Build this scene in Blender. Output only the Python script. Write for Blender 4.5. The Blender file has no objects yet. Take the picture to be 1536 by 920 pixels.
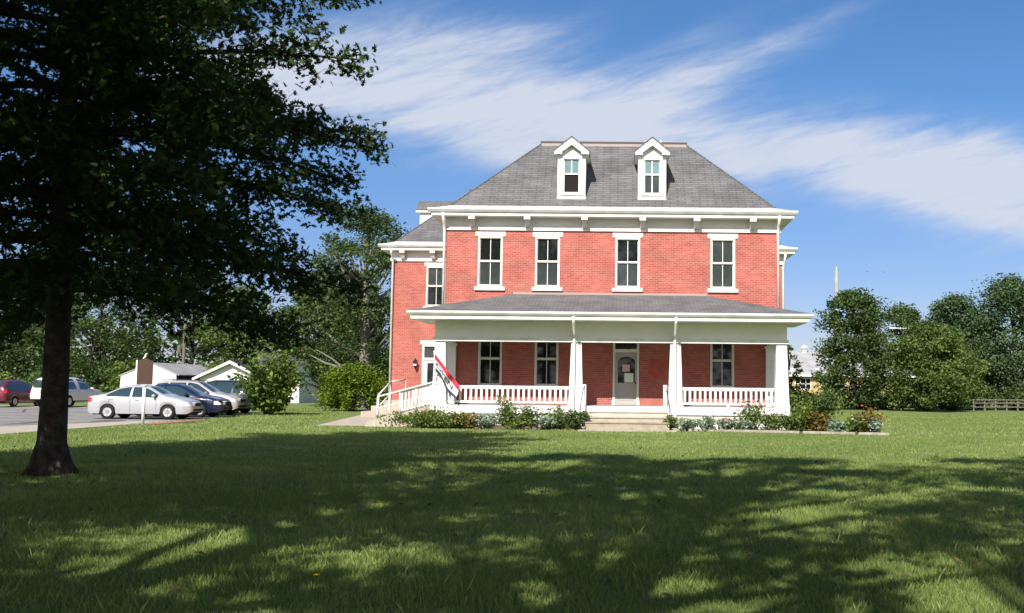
import bpy, math, random
import numpy as np
from math import sin, cos, pi, radians, sqrt, atan
from mathutils import Vector, Matrix
S = bpy.context.scene
COL = S.collection
rng = np.random.default_rng(7)
random.seed(7)

# ------------------------------------------------------------------ camera
cd = bpy.data.cameras.new('Camera'); cam = bpy.data.objects.new('Camera', cd); COL.objects.link(cam)
PITCH = atan(120.5/1500)
cd.sensor_width = 36; cd.lens = 36*1500/1536; cd.shift_x = (768-925)/1536
cd.clip_start = 0.1; cd.clip_end = 6000
cam.matrix_world = Matrix.Translation((0, 0, 1.6)) @ Matrix.Rotation(pi/2+PITCH, 4, 'X') @ Matrix.Rotation(0.0095, 4, 'Z')
S.camera = cam

# ------------------------------------------------------------------ light
SUN_EL, SUN_AZ = radians(40.6), radians(13.5)       # the sun stands behind the camera, a little to the left
w = bpy.data.worlds.new('World'); S.world = w; w.use_nodes = True
nt = w.node_tree; nt.nodes.clear()
def N(nt, typ, **kw):
    n = nt.nodes.new(typ)
    for k, v in kw.items():
        if k == 'i':
            for kk, vv in v.items(): n.inputs[kk].default_value = vv
        else: setattr(n, k, v)
    return n
def M2(nt, op, a, b=None, c=None, clamp=False):
    n = nt.nodes.new('ShaderNodeMath'); n.operation = op; n.use_clamp = clamp
    for k, v in enumerate((a, b, c)):
        if v is None: continue
        if isinstance(v, (int, float)): n.inputs[k].default_value = v
        else: nt.links.new(v, n.inputs[k])
    return n.outputs[0]
def mixc(nt, fac, a, b, blend='MIX'):
    n = nt.nodes.new('ShaderNodeMix'); n.data_type = 'RGBA'; n.blend_type = blend
    for idx, v in ((0, fac), (6, a), (7, b)):
        if isinstance(v, (int, float)): n.inputs[idx].default_value = v
        elif isinstance(v, tuple): n.inputs[idx].default_value = v if len(v) == 4 else v+(1,)
        else: nt.links.new(v, n.inputs[idx])
    return n.outputs[2]
def ramp(nt, fac, p0, p1):
    n = nt.nodes.new('ShaderNodeMapRange'); n.interpolation_type = 'SMOOTHSTEP'
    n.inputs[1].default_value = p0; n.inputs[2].default_value = p1
    nt.links.new(fac, n.inputs[0]); return n.outputs[0]
sky = N(nt, 'ShaderNodeTexSky', sky_type='NISHITA', sun_disc=False, sun_elevation=SUN_EL, sun_rotation=pi+SUN_AZ,
        air_density=1.0, dust_density=0.15, ozone_density=3.0)
hs = N(nt, 'ShaderNodeHueSaturation', i={'Saturation': 1.0, 'Value': 1.0})
tc = N(nt, 'ShaderNodeTexCoord'); sep = N(nt, 'ShaderNodeSeparateXYZ'); nt.links.new(tc.outputs['Generated'], sep.inputs[0])
dy = M2(nt, 'MAXIMUM', sep.outputs[1], 0.02)
U = M2(nt, 'DIVIDE', sep.outputs[0], dy); V = M2(nt, 'DIVIDE', sep.outputs[2], dy)
skm = mixc(nt, ramp(nt, V, .02, .36), (.50, .50, .66), (.44, .66, .86))     # clear deep blue late summer air
nt.links.new(mixc(nt, 1.0, sky.outputs[0], skm, 'MULTIPLY'), hs.inputs['Color'])
def uv_(px, py): return ((px-925)/1500, (580-py)/1500)
# streaky cirrus: noise stretched along a rising direction
def streak(ang, sx, sy, scale, detail, dist, seed):
    c, s_ = cos(ang), sin(ang)
    a = M2(nt, 'ADD', M2(nt, 'MULTIPLY', U, c), M2(nt, 'MULTIPLY', V, s_))
    b = M2(nt, 'SUBTRACT', M2(nt, 'MULTIPLY', V, c), M2(nt, 'MULTIPLY', U, s_))
    cb = N(nt, 'ShaderNodeCombineXYZ', i={2: seed})
    nt.links.new(M2(nt, 'MULTIPLY', a, sx), cb.inputs[0]); nt.links.new(M2(nt, 'MULTIPLY', b, sy), cb.inputs[1])
    n = N(nt, 'ShaderNodeTexNoise', i={'Scale': scale, 'Detail': detail, 'Roughness': 0.62, 'Distortion': dist})
    nt.links.new(cb.outputs[0], n.inputs['Vector']); return n.outputs['Fac']
wob = N(nt, 'ShaderNodeTexNoise', i={'Scale': 5.0, 'Detail': 5.0, 'Roughness': 0.6})
cbw = N(nt, 'ShaderNodeCombineXYZ'); nt.links.new(U, cbw.inputs[0]); nt.links.new(V, cbw.inputs[1]); nt.links.new(cbw.outputs[0], wob.inputs['Vector'])
WOB = M2(nt, 'MULTIPLY', M2(nt, 'SUBTRACT', wob.outputs['Fac'], 0.5), 0.05)
def blob(px, py, ang, lx, ly, amp):
    """soft elongated patch of sky centred on a sky direction"""
    u0, v0 = uv_(px, py); c, s_ = cos(ang), sin(ang)
    du = M2(nt, 'SUBTRACT', U, u0); dv = M2(nt, 'SUBTRACT', M2(nt, 'ADD', V, WOB), v0)
    a = M2(nt, 'DIVIDE', M2(nt, 'ADD', M2(nt, 'MULTIPLY', du, c), M2(nt, 'MULTIPLY', dv, s_)), lx/1500)
    b = M2(nt, 'DIVIDE', M2(nt, 'SUBTRACT', M2(nt, 'MULTIPLY', dv, c), M2(nt, 'MULTIPLY', du, s_)), ly/1500)
    r2 = M2(nt, 'ADD', M2(nt, 'MULTIPLY', a, a), M2(nt, 'MULTIPLY', b, b))
    return M2(nt, 'MULTIPLY', M2(nt, 'POWER', 2.718, M2(nt, 'MULTIPLY', r2, -1.0)), amp)
blobs = [(620, 150, -.10, 290, 70, 1.0), (880, 178, .08, 220, 70, .85), (1090, 95, .40, 230, 36, .38), (1040, 45, .46, 280, 24, .22), (980, 125, .34, 200, 44, .5), (930, 215, -.05, 170, 46, .5),
         (1230, 235, -.14, 220, 58, .75), (1410, 275, -.36, 210, 72, .9), (1510, 215, -.05, 160, 60, .8), (1530, 300, -.3, 120, 60, .5), (1130, 268, -.9, 70, 30, .35), (650, 45, -.12, 220, 66, .62),
         (790, 45, .3, 150, 34, .36), (300, 110, 0, 250, 90, .8), (1480, 400, 0, 160, 14, .14), (1210, 430, .0, 180, 30, .14), (1250, 10, .45, 140, 16, .3), (60, 280, .1, 160, 60, .4)]
acc = None
for b in blobs:
    o = blob(*b); acc = o if acc is None else M2(nt, 'ADD', acc, o)
st = streak(.16, 1.3, 9.0, 3.2, 8.0, .9, 3.1)
fine = streak(.36, 4.0, 22.0, 3.5, 6.0, .5, 9.0)
tex = M2(nt, 'ADD', M2(nt, 'MULTIPLY', st, 0.62), M2(nt, 'MULTIPLY', fine, 0.38))
texr = ramp(nt, tex, .24, .74)
core = ramp(nt, acc, .45, 1.25)
cov = M2(nt, 'ADD', M2(nt, 'MULTIPLY', acc, M2(nt, 'ADD', M2(nt, 'MULTIPLY', texr, .80), .12)), M2(nt, 'MULTIPLY', core, .30))
cov = M2(nt, 'MULTIPLY', ramp(nt, cov, .0, 1.12), .95)
skyc = mixc(nt, cov, hs.outputs[0], (4.5, 4.85, 5.6))
rear = ramp(nt, M2(nt, 'MULTIPLY', sep.outputs[1], -1.0), -.15, .45)          # added glow low in the sky behind the viewpoint, lights the house front
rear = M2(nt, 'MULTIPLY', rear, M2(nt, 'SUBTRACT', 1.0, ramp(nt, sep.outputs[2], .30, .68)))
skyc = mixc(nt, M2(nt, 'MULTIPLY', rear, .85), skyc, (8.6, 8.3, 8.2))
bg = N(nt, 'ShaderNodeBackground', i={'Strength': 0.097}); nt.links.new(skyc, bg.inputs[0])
wo = N(nt, 'ShaderNodeOutputWorld'); nt.links.new(bg.outputs[0], wo.inputs[0])
sl = bpy.data.lights.new('Sun', 'SUN'); sl.energy = 5.0; sl.angle = radians(.53); sl.color = (1, .955, .88)
so = bpy.data.objects.new('Sun', sl); COL.objects.link(so)
SUND = Vector((sin(SUN_AZ)*cos(SUN_EL), cos(SUN_AZ)*cos(SUN_EL), -sin(SUN_EL)))
so.rotation_euler = SUND.to_track_quat('-Z', 'Y').to_euler(); so.location = (-10, -30, 40)
S.view_settings.view_transform = 'Standard'; S.view_settings.look = 'None'; S.view_settings.exposure = 0.62; S.view_settings.gamma = 1
S.cycles.max_bounces = 6; S.cycles.transparent_max_bounces = 4; S.cycles.use_denoising = True
S.cycles.diffuse_bounces = 3; S.cycles.caustics_reflective = False; S.cycles.caustics_refractive = False

# ------------------------------------------------------------------ materials
def bsdf(m):
    return m.node_tree.nodes['Principled BSDF']
def mat(name, col, rough=.6, spec=.4, var=0.0, vscale=3.0, bump=0.0, bscale=40.0, metal=0.0, coat=0.0, var2=None):
    m = bpy.data.materials.new(name); m.use_nodes = True; t = m.node_tree; b = bsdf(m)
    b.inputs['Base Color'].default_value = col+(1,); b.inputs['Roughness'].default_value = rough
    b.inputs['Specular IOR Level'].default_value = spec; b.inputs['Metallic'].default_value = metal
    b.inputs['Coat Weight'].default_value = coat
    if var or bump:
        tcn = N(t, 'ShaderNodeTexCoord')
        if var:
            n = N(t, 'ShaderNodeTexNoise', i={'Scale': vscale, 'Detail': 6.0, 'Roughness': .65}); t.links.new(tcn.outputs['Object'], n.inputs['Vector'])
            lo = tuple(c*(1-var) for c in col) if var2 is None else var2
            hi = tuple(min(1, c*(1+var*.6)) for c in col)
            t.links.new(mixc(t, ramp(t, n.outputs['Fac'], .3, .7), lo, hi), b.inputs['Base Color'])
        if bump:
            n2 = N(t, 'ShaderNodeTexNoise', i={'Scale': bscale, 'Detail': 4.0}); t.links.new(tcn.outputs['Object'], n2.inputs['Vector'])
            bp = N(t, 'ShaderNodeBump', i={'Strength': bump, 'Distance': .02}); t.links.new(n2.outputs['Fac'], bp.inputs['Height']); t.links.new(bp.outputs[0], b.inputs['Normal'])
    return m
def brickmat(name, c1, c2, mortar, bw, rh, ms, var=.25, off=.5, rough=.85, bump=.4, patch=None, bias=0.0):
    m = bpy.data.materials.new(name); m.use_nodes = True; t = m.node_tree; b = bsdf(m)
    u = N(t, 'ShaderNodeUVMap'); u.uv_map = 'UV'
    br = N(t, 'ShaderNodeTexBrick', offset=off, i={'Color1': c1+(1,), 'Color2': c2+(1,), 'Mortar': mortar+(1,), 'Scale': 1.0, 'Mortar Size': ms, 'Mortar Smooth': .2, 'Bias': bias, 'Brick Width': bw, 'Row Height': rh})
    t.links.new(u.outputs[0], br.inputs['Vector'])
    n = N(t, 'ShaderNodeTexNoise', i={'Scale': .9, 'Detail': 8.0, 'Roughness': .7}); t.links.new(u.outputs[0], n.inputs['Vector'])
    hi = mixc(t, ramp(t, n.outputs['Fac'], .3, .72), (1-var,)*3, (1+var*.5,)*3)
    c = mixc(t, 1.0, br.outputs['Color'], hi, 'MULTIPLY')
    if patch:
        n3 = N(t, 'ShaderNodeTexNoise', i={'Scale': .55, 'Detail': 9.0, 'Roughness': .75}); mp = N(t, 'ShaderNodeMapping', i={'Location': (4.2, 1.7, 0), 'Scale': (1, 2.2, 1)})
        t.links.new(u.outputs[0], mp.inputs[0]); t.links.new(mp.outputs[0], n3.inputs['Vector'])
        c = mixc(t, M2(t, 'MULTIPLY', ramp(t, n3.outputs['Fac'], .6, .74), .5), c, patch)
    t.links.new(c, b.inputs['Base Color']); b.inputs['Roughness'].default_value = rough; b.inputs['Specular IOR Level'].default_value = .2
    if bump:
        bp = N(t, 'ShaderNodeBump', i={'Strength': bump, 'Distance': .01}); bp.invert = True
        t.links.new(br.outputs['Fac'], bp.inputs['Height']); t.links.new(bp.outputs[0], b.inputs['Normal'])
    return m
def leafmat(name, dark, light, trans=.35, rough=.65, spec=.14):
    m = bpy.data.materials.new(name); m.use_nodes = True; t = m.node_tree; b = bsdf(m)
    a = N(t, 'ShaderNodeAttribute', attribute_name='tint')
    c = mixc(t, a.outputs['Fac'], dark, light)
    t.links.new(c, b.inputs['Base Color']); b.inputs['Roughness'].default_value = rough; b.inputs['Specular IOR Level'].default_value = spec
    tr = N(t, 'ShaderNodeBsdfTranslucent'); t.links.new(mixc(t, 1.0, c, (1.15, 1.25, .6), 'MULTIPLY'), tr.inputs[0])
    mx = N(t, 'ShaderNodeMixShader', i={0: trans}); t.links.new(b.outputs[0], mx.inputs[1]); t.links.new(tr.outputs[0], mx.inputs[2])
    t.links.new(mx.outputs[0], t.nodes['Material Output'].inputs[0]); return m
MT = {}
MT['brick'] = brickmat('red_brick', (.47, .122, .096), (.36, .080, .062), (.43, .22, .18), .215, .075, .010, .20, patch=(.55, .29, .23))
MT['shingle'] = brickmat('grey_shingle', (.172, .166, .165), (.134, .129, .130), (.09, .085, .087), .62, .145, .021, .30, rough=.9, bump=.6)
MT['shingle2'] = brickmat('porch_shingle', (.172, .166, .166), (.14, .135, .136), (.09, .087, .088), .3, .14, .014, .30, rough=.9, bump=.4)
MT['white'] = mat('white_paint', (.78, .77, .74), .55, .35, .16, 1.6)
MT['trim'] = mat('trim_paint', (.74, .73, .69), .5, .4, .06, 2)
MT['grey_trim'] = mat('grey_frieze_paint', (.88, .85, .85), .55, .4, .05, 1.5)
MT['frame'] = mat('window_paint', (.72, .70, .64), .5, .4)
MT['stone'] = mat('lintel_stone', (.70, .66, .59), .8, .2, .12, 5, .2)
MT['flash'] = mat('roof_metal', (.60, .61, .64), .45, .5, .15, 1.5)
MT['cap'] = mat('ridge_metal', (.07, .045, .04), .6, .4)
MT['capl'] = mat('ridge_flashing', (.34, .275, .25), .6, .4)
MT['glass'] = mat('dark_glass', (.012, .015, .015), .03, .5, .3, 2.5)
MT['glass_b'] = mat('shaded_glass', (.045, .055, .056), .05, .5, .25, 1.5)
MT['glass_t'] = mat('pale_shade_glass', (.15, .23, .235), .06, .8, .1, 1.5)
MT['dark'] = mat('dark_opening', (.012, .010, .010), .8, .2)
MT['concrete'] = mat('concrete', (.42, .36, .30), .85, .2, .15, 1.5, .3)
MT['step'] = mat('painted_concrete', (.50, .45, .38), .8, .2, .12, 3, .2)
MT['step2'] = mat('worn_step_paint', (.41, .36, .29), .8, .2, .15, 3, .2); MT['step3'] = mat('bare_step_concrete', (.33, .285, .215), .85, .2, .2, 3, .3)
MT['deck'] = mat('deck_paint', (.28, .28, .275), .6, .3)
MT['door'] = mat('grey_door_paint', (.40, .375, .35), .5, .4)
MT['iron'] = mat('black_iron', (.02, .02, .022), .4, .5)
MT['paper'] = mat('paper', (.72, .78, .66), .8, .2)
MT['paperr'] = mat('paper_pink', (.62, .45, .42), .8, .2)
MT['redpaint'] = mat('faded_red_paint', (.43, .098, .072), .8, .2, .2, 3)
MT['fr'] = mat('flag_red', (.62, .045, .08), .8, .2); MT['fw'] = mat('flag_white', (.75, .73, .71), .8, .2); MT['fb'] = mat('flag_navy', (.055, .065, .11), .8, .2)
MT['plaque'] = mat('brown_plaque', (.075, .038, .022), .6, .4, .3, 25, .5, 60)
MT['galv'] = mat('galvanised_paint', (.55, .56, .57), .5, .4)
MT['bark'] = mat('bark', (.055, .046, .04), .95, .1, .5, 6, 1.0, 22)
MT['bark2'] = mat('pale_bark', (.19, .17, .14), .95, .1, .4, 5, .8, 18)
MT['tyre'] = mat('tyre_rubber', (.018, .018, .018), .85, .2); MT['rim'] = mat('wheel_alloy', (.62, .63, .65), .35, .5, metal=.5)
MT['carglass'] = mat('car_glass', (.025, .045, .05), .03, 1.0); MT['lamp'] = mat('lamp_lens', (.75, .77, .8), .1, .8); MT['red'] = mat('tail_lens', (.42, .015, .015), .15, .7)
MT['silver'] = mat('silver_car_paint', (.46, .46, .485), .28, .5, coat=.5, metal=.25); MT['navy'] = mat('navy_car_paint', (.012, .017, .045), .2, .5, coat=.8)
MT['pale'] = mat('pale_car_paint', (.42, .385, .38), .28, .5, coat=.5); MT['black'] = mat('black_car_paint', (.018, .018, .022), .2, .5, coat=.8)
MT['maroon'] = mat('maroon_car_paint', (.13, .012, .022), .28, .5, coat=.6); MT['carwhite'] = mat('white_car_paint', (.55, .55, .54), .3, .5, coat=.4); MT['blackp'] = mat('black_plastic', (.02, .02, .02), .6, .3)
MT['siding'] = brickmat('white_siding', (.78, .78, .77), (.74, .74, .74), (.5, .5, .5), 6.0, .16, .008, .06, rough=.6, bump=.3)
MT['tan'] = mat('tan_door_paint', (.52, .49, .43), .6, .3); MT['groof'] = mat('grey_metal_roof', (.34, .33, .33), .6, .3, .2, .8)
MT['dkroof'] = mat('charcoal_roof', (.075, .078, .085), .9, .2, .3, 2); MT['dkwall'] = mat('dark_board', (.035, .032, .035), .9, .1, .3, 3)
MT['ybrick'] = brickmat('yellow_brick', (.50, .36, .15), (.42, .30, .13), (.42, .36, .26), .3, .1, .012, .15)
MT['wood'] = mat('weathered_wood', (.17, .15, .125), .9, .1, .3, 8, .4); MT['paleconc'] = mat('mast_concrete', (.36, .37, .37), .8, .2, .15, 1)
MT['border'] = mat('border_stone', (.32, .285, .23), .9, .2, .3, 4, .5); MT['soil'] = mat('mulch_soil', (.12, .088, .06), .95, .1, .4, 9, .8, 30)
MT['paver'] = mat('red_paver', (.42, .19, .13), .9, .1, .2, 4)
MT['oakleaf'] = leafmat('oak_leaf', (.018, .034, .010), (.055, .095, .022), .30)
MT['shadeleaf'] = leafmat('shade_leaf', (.02, .04, .012), (.05, .09, .02), .2)
MT['leafA'] = leafmat('dark_leaf', (.038, .068, .022), (.125, .18, .058), .3); MT['leafB'] = leafmat('mid_leaf', (.06, .098, .026), (.175, .235, .065), .3)
MT['leafC'] = leafmat('bright_leaf', (.07, .11, .022), (.21, .26, .07), .32); MT['leafD'] = leafmat('blue_leaf', (.042, .076, .034), (.125, .185, .085), .25)
MT['leafE'] = leafmat('deep_leaf', (.026, .050, .018), (.085, .13, .045), .3)
MT['yew'] = leafmat('yellow_green_leaf', (.06, .11, .010), (.24, .31, .035), .3); MT['mag'] = leafmat('magnolia_leaf', (.05, .09, .018), (.19, .27, .06), .35)
MT['sage'] = leafmat('grey_green_leaf', (.12, .17, .12), (.34, .42, .32), .2); MT['rust'] = leafmat('rusty_leaf', (.10, .09, .02), (.30, .19, .06), .3)
MT['petalp'] = leafmat('pink_petal', (.50, .14, .24), (.75, .38, .45), .3); MT['petalw'] = leafmat('pale_petal', (.62, .55, .35), (.8, .76, .6), .3); MT['petalr'] = leafmat('red_petal', (.40, .06, .05), (.6, .16, .12), .3)
MT['bladeg'] = leafmat('grass_blade', (.12, .162, .040), (.305, .350, .115), .38, .6, .25)
gm_ = MT['bladeg']; t_ = gm_.node_tree; at_ = [n for n in t_.nodes if n.type == 'ATTRIBUTE'][0]; cr_ = N(t_, 'ShaderNodeValToRGB'); e_ = cr_.color_ramp.elements
e_[0].position = 0; e_[0].color = (.095, .150, .034, 1); e_[1].position = 1; e_[1].color = (.46, .38, .19, 1)
for p_, c_ in ((.45, (.23, .30, .083, 1)), (.80, (.33, .385, .13, 1)), (.90, (.36, .36, .14, 1))): q_ = e_.new(p_); q_.color = c_
t_.links.new(at_.outputs['Fac'], cr_.inputs[0])
for l_ in list(t_.links):
    if l_.from_node.type == 'MIX' and l_.to_node.type == 'BSDF_PRINCIPLED': t_.links.new(cr_.outputs[0], l_.to_socket)
for n_ in t_.nodes:
    if n_.type == 'MIX' and n_.blend_type == 'MULTIPLY': t_.links.new(cr_.outputs[0], n_.inputs[6])
MT['yellow'] = mat('yellow_petal', (.75, .55, .02), .7, .2)

# ------------------------------------------------------------------ mesh helpers
class MB:
    def __init__(s): s.v = []; s.f = []; s.m = []
    def add(s, vs, fs, mi=0):
        o = len(s.v); s.v += [tuple(p) for p in vs]
        for f in fs: s.f.append(tuple(i+o for i in f)); s.m.append(mi)
        return s
    def box(s, x0, x1, y0, y1, z0, z1, mi=0):
        x0, x1 = min(x0, x1), max(x0, x1); y0, y1 = min(y0, y1), max(y0, y1); z0, z1 = min(z0, z1), max(z0, z1)
        return s.add([(x0, y0, z0), (x1, y0, z0), (x1, y1, z0), (x0, y1, z0), (x0, y0, z1), (x1, y0, z1), (x1, y1, z1), (x0, y1, z1)],
                     [(0, 3, 2, 1), (4, 5, 6, 7), (0, 1, 5, 4), (1, 2, 6, 5), (2, 3, 7, 6), (3, 0, 4, 7)], mi)
    def frustum(s, cx, cy, z0, z1, a0, b0, a1, b1, mi=0):
        return s.add([(cx-a0, cy-b0, z0), (cx+a0, cy-b0, z0), (cx+a0, cy+b0, z0), (cx-a0, cy+b0, z0), (cx-a1, cy-b1, z1), (cx+a1, cy-b1, z1), (cx+a1, cy+b1, z1), (cx-a1, cy+b1, z1)],
                     [(0, 3, 2, 1), (4, 5, 6, 7), (0, 1, 5, 4), (1, 2, 6, 5), (2, 3, 7, 6), (3, 0, 4, 7)], mi)
    def poly(s, pts, mi=0): return s.add(pts, [tuple(range(len(pts)))], mi)
    def prism(s, pts, axis, a, b, mi=0):
        """2D outline (counter-clockwise) swept along an axis from a to b"""
        def P(p, t): return {'y': (p[0], t, p[1]), 'x': (t, p[0], p[1]), 'z': (p[0], p[1], t)}[axis]
        n = len(pts); vs = [P(p, a) for p in pts]+[P(p, b) for p in pts]
        fs = [tuple(range(n)), tuple(range(2*n-1, n-1, -1))]+[(i, i+n, (i+1) % n+n, (i+1) % n) for i in range(n)]
        if axis != 'y': fs = [tuple(reversed(f)) for f in fs]
        return s.add(vs, fs, mi)
    def tube(s, pts, rs, n=8, mi=0, cap=True):
        pts = [Vector(p) for p in pts]
        if not hasattr(rs, '__len__'): rs = [rs]*len(pts)
        o = len(s.v); t = None; u = None
        for i, p in enumerate(pts):
            d = (pts[min(i+1, len(pts)-1)]-pts[max(i-1, 0)])
            d = d.normalized() if d.length > 1e-9 else Vector((0, 0, 1))
            if u is None: u = d.orthogonal().normalized()
            else: u = (u-d*u.dot(d)).normalized()
            vv = d.cross(u)
            for k in range(n):
                a = 2*pi*k/n; s.v.append(tuple(p+(u*cos(a)+vv*sin(a))*rs[i]))
        for i in range(len(pts)-1):
            for k in range(n):
                s.f.append((o+i*n+k, o+i*n+(k+1) % n, o+(i+1)*n+(k+1) % n, o+(i+1)*n+k)); s.m.append(mi)
        if cap:
            s.f.append(tuple(o+k for k in range(n-1, -1, -1))); s.m.append(mi)
            e = o+(len(pts)-1)*n; s.f.append(tuple(e+k for k in range(n))); s.m.append(mi)
        return s
    def lathe(s, prof, c=(0, 0, 0), n=16, mi=0, axis='z'):
        o = len(s.v)
        for r, z in prof:
            for k in range(n):
                a = 2*pi*k/n
                q = (r*cos(a), r*sin(a), z) if axis == 'z' else (r*cos(a), z, r*sin(a))
                s.v.append((c[0]+q[0], c[1]+q[1], c[2]+q[2]))
        for i in range(len(prof)-1):
            for k in range(n):
                f = (o+i*n+k, o+i*n+(k+1) % n, o+(i+1)*n+(k+1) % n, o+(i+1)*n+k)
                s.f.append(f if axis == 'z' else f[::-1]); s.m.append(mi)
        return s
    def build(s, name, mats, parent=None, smooth=False, bevel=0):
        me = bpy.data.meshes.new(name); me.from_pydata(s.v, [], s.f)
        for m in (mats if isinstance(mats, (list, tuple)) else [mats]): me.materials.append(MT[m] if isinstance(m, str) else m)
        me.polygons.foreach_set('material_index', s.m)
        if smooth: me.polygons.foreach_set('use_smooth', [True]*len(s.f))
        uvl = me.uv_layers.new(name='UV'); co = me.vertices; Z = Vector((0, 0, 1))
        for p in me.polygons:
            n = p.normal
            t = Vector((1, 0, 0)) if abs(n.z) > .995 else Z.cross(n).normalized()
            b = n.cross(t)
            for li in p.loop_indices:
                c = co[me.loops[li].vertex_index].co; uvl.data[li].uv = (c.dot(t), c.dot(b))
        o = bpy.data.objects.new(name, me); COL.objects.link(o)
        if parent: o.parent = parent
        if bevel:
            bv = o.modifiers.new('Bevel', 'BEVEL'); bv.width = bevel; bv.segments = 2; bv.limit_method = 'ANGLE'
        return o
def tag(o, label, cat, group=None, kind=None):
    if label: o['label'] = label
    if cat: o['category'] = cat
    if group: o['group'] = group
    if kind: o['kind'] = kind
    return o
def struct(o): o['kind'] = 'structure'; return o
def thing(name, label, cat, loc=(0, 0, 0), rz=0, group=None):
    o = bpy.data.objects.new(name, None); COL.objects.link(o); o.location = loc; o.rotation_euler = (0, 0, rz); o.empty_display_size = .3
    return tag(o, label, cat, group)
def copy_tree(o, parent=None):
    c = o.copy(); COL.objects.link(c)
    if parent: c.parent = parent
    for ch in list(o.children): copy_tree(ch, c)
    return c
def raw(name, v, nper, tris, mats, parent=None, tint=None, mi=None):
    """many equal little faces: v (k,nper,3), tris = list of polygons over one item's vertices"""
    k = v.shape[0]; me = bpy.data.meshes.new(name)
    me.vertices.add(k*nper); me.vertices.foreach_set('co', v.reshape(-1).astype(np.float32))
    ln = sum(len(t) for t in tris); lt = np.concatenate([np.array(t) for t in tris])
    loops = (np.arange(k)[:, None]*nper+lt[None, :]).reshape(-1)
    me.loops.add(k*ln); me.loops.foreach_set('vertex_index', loops.astype(np.int32))
    starts = np.cumsum([0]+[len(t) for t in tris[:-1]]); tot = np.array([len(t) for t in tris])
    me.polygons.add(k*len(tris))
    me.polygons.foreach_set('loop_start', (np.arange(k)[:, None]*ln+starts[None, :]).reshape(-1).astype(np.int32))
    me.polygons.foreach_set('loop_total', np.tile(tot, k).astype(np.int32))
    me.update(calc_edges=True)
    for m in (mats if isinstance(mats, (list, tuple)) else [mats]): me.materials.append(MT[m])
    if tint is None: tint = rng.random(k)
    at = me.attributes.new('tint', 'FLOAT', 'POINT'); at.data.foreach_set('value', np.repeat(tint, nper).astype(np.float32))
    o = bpy.data.objects.new(name, me); COL.objects.link(o)
    if parent: o.parent = parent
    return o
def frames(n, up=.6, r=None):
    """random leaf frames, normals leaning upwards"""
    r = r or rng
    nz = r.normal(size=(n, 3)); nz[:, 2] = np.abs(nz[:, 2])+up; nz /= np.linalg.norm(nz, axis=1, keepdims=True)
    t = r.normal(size=(n, 3)); t -= nz*np.sum(t*nz, axis=1, keepdims=True); t /= np.linalg.norm(t, axis=1, keepdims=True)
    return t, np.cross(nz, t), nz
DIAMOND = (np.array([(-.5, 0, 0), (-.05, -.3, .06), (.5, 0, -.05), (-.05, .3, .06)]), [(0, 1, 2, 3)])
OAK = (np.array([(-.5, .03, 0), (-.22, .08, 0), (-.25, .30, .02), (-.05, .10, 0), (.0, .42, .03), (.12, .10, 0), (.28, .26, .02), (.5, 0, -.06),
                 (.28, -.26, .02), (.12, -.10, 0), (.0, -.42, .03), (-.05, -.10, 0), (-.25, -.30, .02), (-.22, -.08, 0), (-.5, -.03, 0)]), [tuple(range(14, -1, -1))])
def leaves(name, pos, size, matn, parent=None, shape=DIAMOND, up=.6, tint=None, r=None):
    n = len(pos); t, b, nz = frames(n, up, r); sz = size*((r or rng).random(n)*.7+.65)
    T = shape[0]
    v = pos[:, None, :]+sz[:, None, None]*(T[None, :, 0, None]*t[:, None, :]+T[None, :, 1, None]*b[:, None, :]+T[None, :, 2, None]*nz[:, None, :])
    return raw(name, v, len(T), shape[1], matn, parent, tint)

# ------------------------------------------------------------------ ground
def gmat(name, build):
    m = bpy.data.materials.new(name); m.use_nodes = True; t = m.node_tree; b = bsdf(m)
    b.inputs['Roughness'].default_value = .95; b.inputs['Specular IOR Level'].default_value = .15
    tcn = N(t, 'ShaderNodeTexCoord'); build(t, b, tcn.outputs['Object']); return m
def noise(t, vec, scale, det=6, rough=.6, sx=1, sy=1):
    mp = N(t, 'ShaderNodeMapping', i={'Scale': (sx, sy, 1)}); t.links.new(vec, mp.inputs[0])
    n = N(t, 'ShaderNodeTexNoise', i={'Scale': scale, 'Detail': det, 'Roughness': rough}); t.links.new(mp.outputs[0], n.inputs['Vector']); return n.outputs['Fac']
def lawn_b(t, b, vec):
    big = noise(t, vec, .22, 5, .6); mid = noise(t, vec, 1.3, 6, .7); fin = noise(t, vec, 22, 5, .75)
    c = mixc(t, ramp(t, mid, .3, .7), (.12, .165, .048), (.19, .235, .078))
    c = mixc(t, M2(t, 'MULTIPLY', ramp(t, big, .42, .7), .6), c, (.205, .230, .085))
    c = mixc(t, M2(t, 'MULTIPLY', ramp(t, fin, .35, .75), .55), c, (.085, .12, .035))
    dry = noise(t, vec, .6, 8, .75)
    c = mixc(t, M2(t, 'MULTIPLY', ramp(t, dry, .62, .78), .5), c, (.24, .215, .10))
    t.links.new(c, b.inputs['Base Color'])
    bp = N(t, 'ShaderNodeBump', i={'Strength': .5, 'Distance': .03}); t.links.new(M2(t, 'ADD', fin, mid), bp.inputs['Height']); t.links.new(bp.outputs[0], b.inputs['Normal'])
MT['lawn'] = gmat('lawn', lawn_b)
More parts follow.
